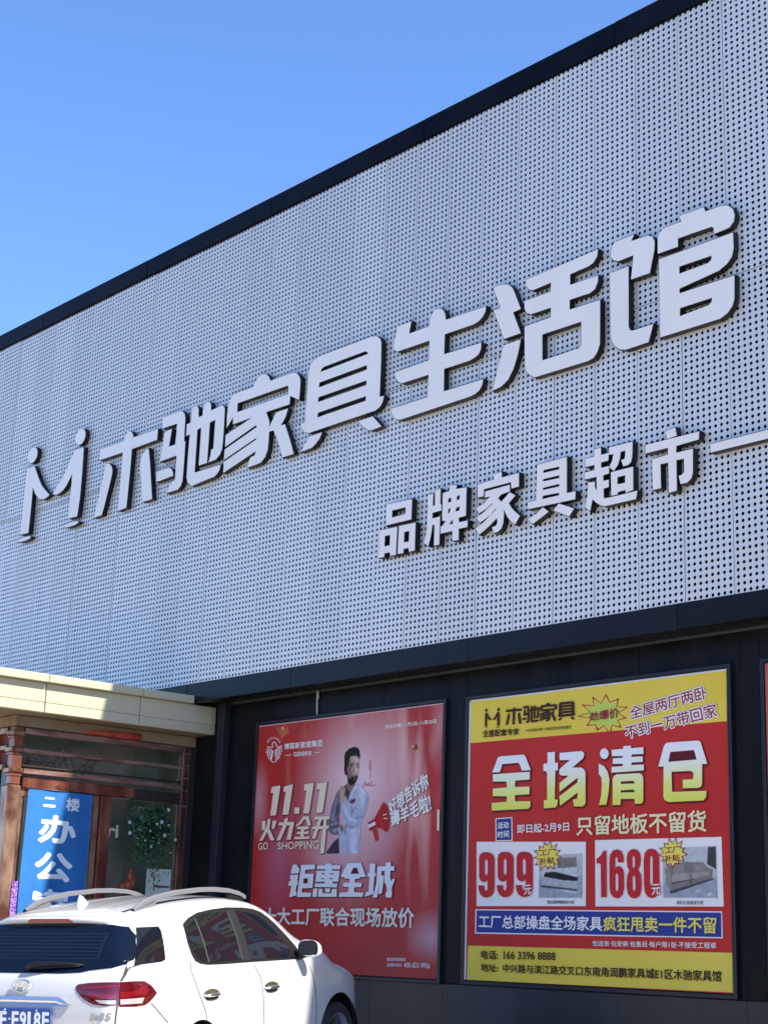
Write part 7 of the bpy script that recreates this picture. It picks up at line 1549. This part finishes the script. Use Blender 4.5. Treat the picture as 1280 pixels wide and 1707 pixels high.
# slanted H with a curved cross stroke inside the oval
for pl in ([(-.058, -.028), (-.040, -.030), (-.018, .034), (-.036, .032)], [(.018, -.034), (.036, -.032), (.058, .028), (.040, .030)], [(-.046, -.012), (-.01, -.004), (.03, .004), (.048, .014), (.046, .020), (.02, .012), (-.02, .006), (-.048, -.004)]):
    pts = [(cx+a, .018, cz+c) for a, c in pl]
    n = len(pl)
    q.add(pts+[(p[0], .040, p[2]) for p in pts], [list(range(n))]+[[i, i+n, (i+1) % n+n, (i+1) % n] for i in range(n)], M_CHROME)
q.build('emblem', car, fix=True)
q = MB()
vs_, fs = [], []
for i in range(25):
    v = -.462+.924*i/24; e = max(0, (abs(v)-.35)/.112)
    ub = interp([(0, .030), (.3, .030), (.462, .022)], abs(v))-.022
    vs_ += [(v, ub+.03, .962-.058*e), (v, ub, .956-.052*e), (v, ub-.008, .925-.024*e), (v, ub+.004, .900), (v, ub-.004, .886), (v, ub+.03, .880)]
for i in range(24):
    for k in range(5):
        fs.append([i*6+k, (i+1)*6+k, (i+1)*6+k+1, i*6+k+1])
q.add(vs_, fs, M_CHROME, False)
q.build('chrome_bar', car, fix=True)
q = MB(); q.bbox((-.335, -.026, .690), (.307, -.016, .866), mat('plate_blue', (.012, .05, .25), .4), .004)
pl = q.build('licence_plate', car)
q = MB()
M_PW = mat('plate_white', (.70, .72, .74), .4)
def pf(a, c, l): return (a, -.0265-l, c)
for s, x0, x1 in (('冀', -.315, -.245), ('F', -.190, -.132), ('·', -.105, -.090), ('F', -.070, -.010), ('9', .010, .066), ('1', .088, .110), ('8', .150, .208), ('F', .232, .290)):
    if s == '·': q.box((x0, -.0275, .775), (x1, -.0262, .790), M_PW); continue
    put_text(q, s, [(x0, .836), (x1, .836), (x1, .712), (x0, .712)], pf, M_PW, weight(.005), 0, .00005)
q.build('plate_characters', pl)
for x in (-.15, .17):
    q = MB(); q.tube([(x, -.0258, .853), (x, -.030, .853)], .008, M_CHROME, 10); q.build('plate_bolt', pl)
q = MB()
put_text(q, 'ix35', [(.690, .838), (.845, .838), (.830, .784), (.675, .784)], lambda a, c, l: (a, interp([(.66, .003), (.75, .022), (.85, .062)], a)-.012-l, c), mat('badge_grey', (.30, .30, .31), .35, .5), weight(.004), 0, .00008)
q.build('badge', car)
q = MB()
q.tube([(-.03, .085, 1.172), (.06, .085, 1.196), (.20, .10, 1.205), (.36, .118, 1.203), (.50, .135, 1.195)], [.022, .022, .016, .013, .006], M_RUB, 8)
q.tube([(.02, .10, 1.172), (.25, .108, 1.178), (.47, .128, 1.188)], [.008, .008, .006], M_RUB, 6)
q.build('wiper', car)
# shark fin
bm = bmesh.new()
secs = [(.0, .046, 0), (.25, .040, .02), (.5, .028, .045), (.75, .016, .072), (1, .006, .088)]
rows = []
for t, w_, h_ in secs:
    u0 = .80+.045*t*0+.03*t; u1 = .99-.135*t
    row = [bm.verts.new((-.085 + w_*math.copysign(abs(math.sin(a))**.8, math.sin(a))*.8, (u0+u1)/2-(u1-u0)/2*math.cos(a), 1.642+h_)) for a in [2*math.pi*i/12 for i in range(12)]]
    rows.append(row)
for a, c in zip(rows[:-1], rows[1:]):
    for i in range(12): bm.faces.new((a[i], a[(i+1) % 12], c[(i+1) % 12], c[i]))
bm.faces.new(rows[-1])
q = MB(); q.bm(bm, M_PAINT, True); q.build('antenna_fin', car, fix=True)
# roof ribs, windscreen, wheels, underside
for vv in (-.33, -.15, .15, .33):
    child('roof_rib', patch([(vv-.012, .75), (vv+.012, .75), (vv+.012, 2.45), (vv-.012, 2.45)], 'top', .004, M_PAINT, .12))
child('windscreen', patch([(-.60, 3.40), (.60, 3.40), (.70, 3.36), (.57, 2.78), (.0, 2.74), (-.57, 2.78), (-.70, 3.36)], 'top', .003, M_CGLASS, .06))
child('headlamp', patch([(4.05, .93), (4.28, .86), (4.33, .78), (4.12, .80)], 'R', .004, M_TLC)); child('headlamp', patch([(4.05, .93), (4.28, .86), (4.33, .78), (4.12, .80)], 'L', .004, M_TLC))
for sx, u in WHEELS:
    q = MB()
    NT = 40
    prof = [(.70, .20), (.70, .30), (.715, WR-.02), (.735, WR), (.865, WR), (.885, WR-.02), (.895, .30), (.885, .235)]
    vs_, fs = [], []
    for i in range(NT):
        t = 2*math.pi*i/NT
        for (vv, rad) in prof: vs_.append((sx*vv, u+rad*math.cos(t), AXLE_W+rad*math.sin(t)))
    n = len(prof)
    for i in range(NT):
        for k in range(n-1):
            fs.append([i*n+k, i*n+k+1, ((i+1) % NT)*n+k+1, ((i+1) % NT)*n+k])
    q.add(vs_, fs, M_TYRE, True)
    wheel = q.build('wheel', car, fix=True)
    q = MB(); vs_, fs = [], []
    for i in range(NT):
        t = 2*math.pi*i/NT
        for (vv, rad) in ((.884, .236), (.878, .215), (.80, .205)): vs_.append((sx*vv, u+rad*math.cos(t), AXLE_W+rad*math.sin(t)))
    for i in range(NT):
        for k in range(2): fs.append([i*3+k, i*3+k+1, ((i+1) % NT)*3+k+1, ((i+1) % NT)*3+k])
    q.add(vs_, fs, M_RIM, True)
    q.add([(sx*.79, u+.206*math.cos(2*math.pi*i/NT), AXLE_W+.206*math.sin(2*math.pi*i/NT)) for i in range(NT)], [list(range(NT))], M_RUB)
    for k in range(5):
        for dl in (-.13, .13):
            t = 2*math.pi*k/5+.3; t2 = t+dl
            a, c = Vector((math.cos(t2), math.sin(t2))), Vector((-math.sin(t2), math.cos(t2)))
            pts = [a*.03+c*.022, a*.21+c*.016, a*.21-c*.016, a*.03-c*.022]
            q.add([(sx*.876, u+p.x, AXLE_W+p.y) for p in pts]+[(sx*.82, u+p.x, AXLE_W+p.y) for p in pts], [[0, 1, 2, 3]]+[[i, i+4, (i+1) % 4+4, (i+1) % 4] for i in range(4)], M_RIM)
    q.tube([(sx*.80, u, AXLE_W), (sx*.882, u, AXLE_W)], .045, M_RIM, 16)
    q.build('rim', wheel, fix=True)
# dark arch liners so that no daylight shows through
for sx, u in WHEELS:
    q = MB(); vs_, fs = [], []
    for i in range(21):
        t = math.pi*(i-1)/18
        for vv in (.62, .89): vs_.append((sx*vv, u+((AR if u > 2 else ARR)+.004)*math.cos(t), AXLE_W+.02+((AR if u > 2 else ARR)+.004)*math.sin(t)))
    for i in range(20): fs.append([i*2, i*2+1, i*2+3, i*2+2])
    q.add(vs_, fs, M_RUB, True); q.build('arch_liner', car)
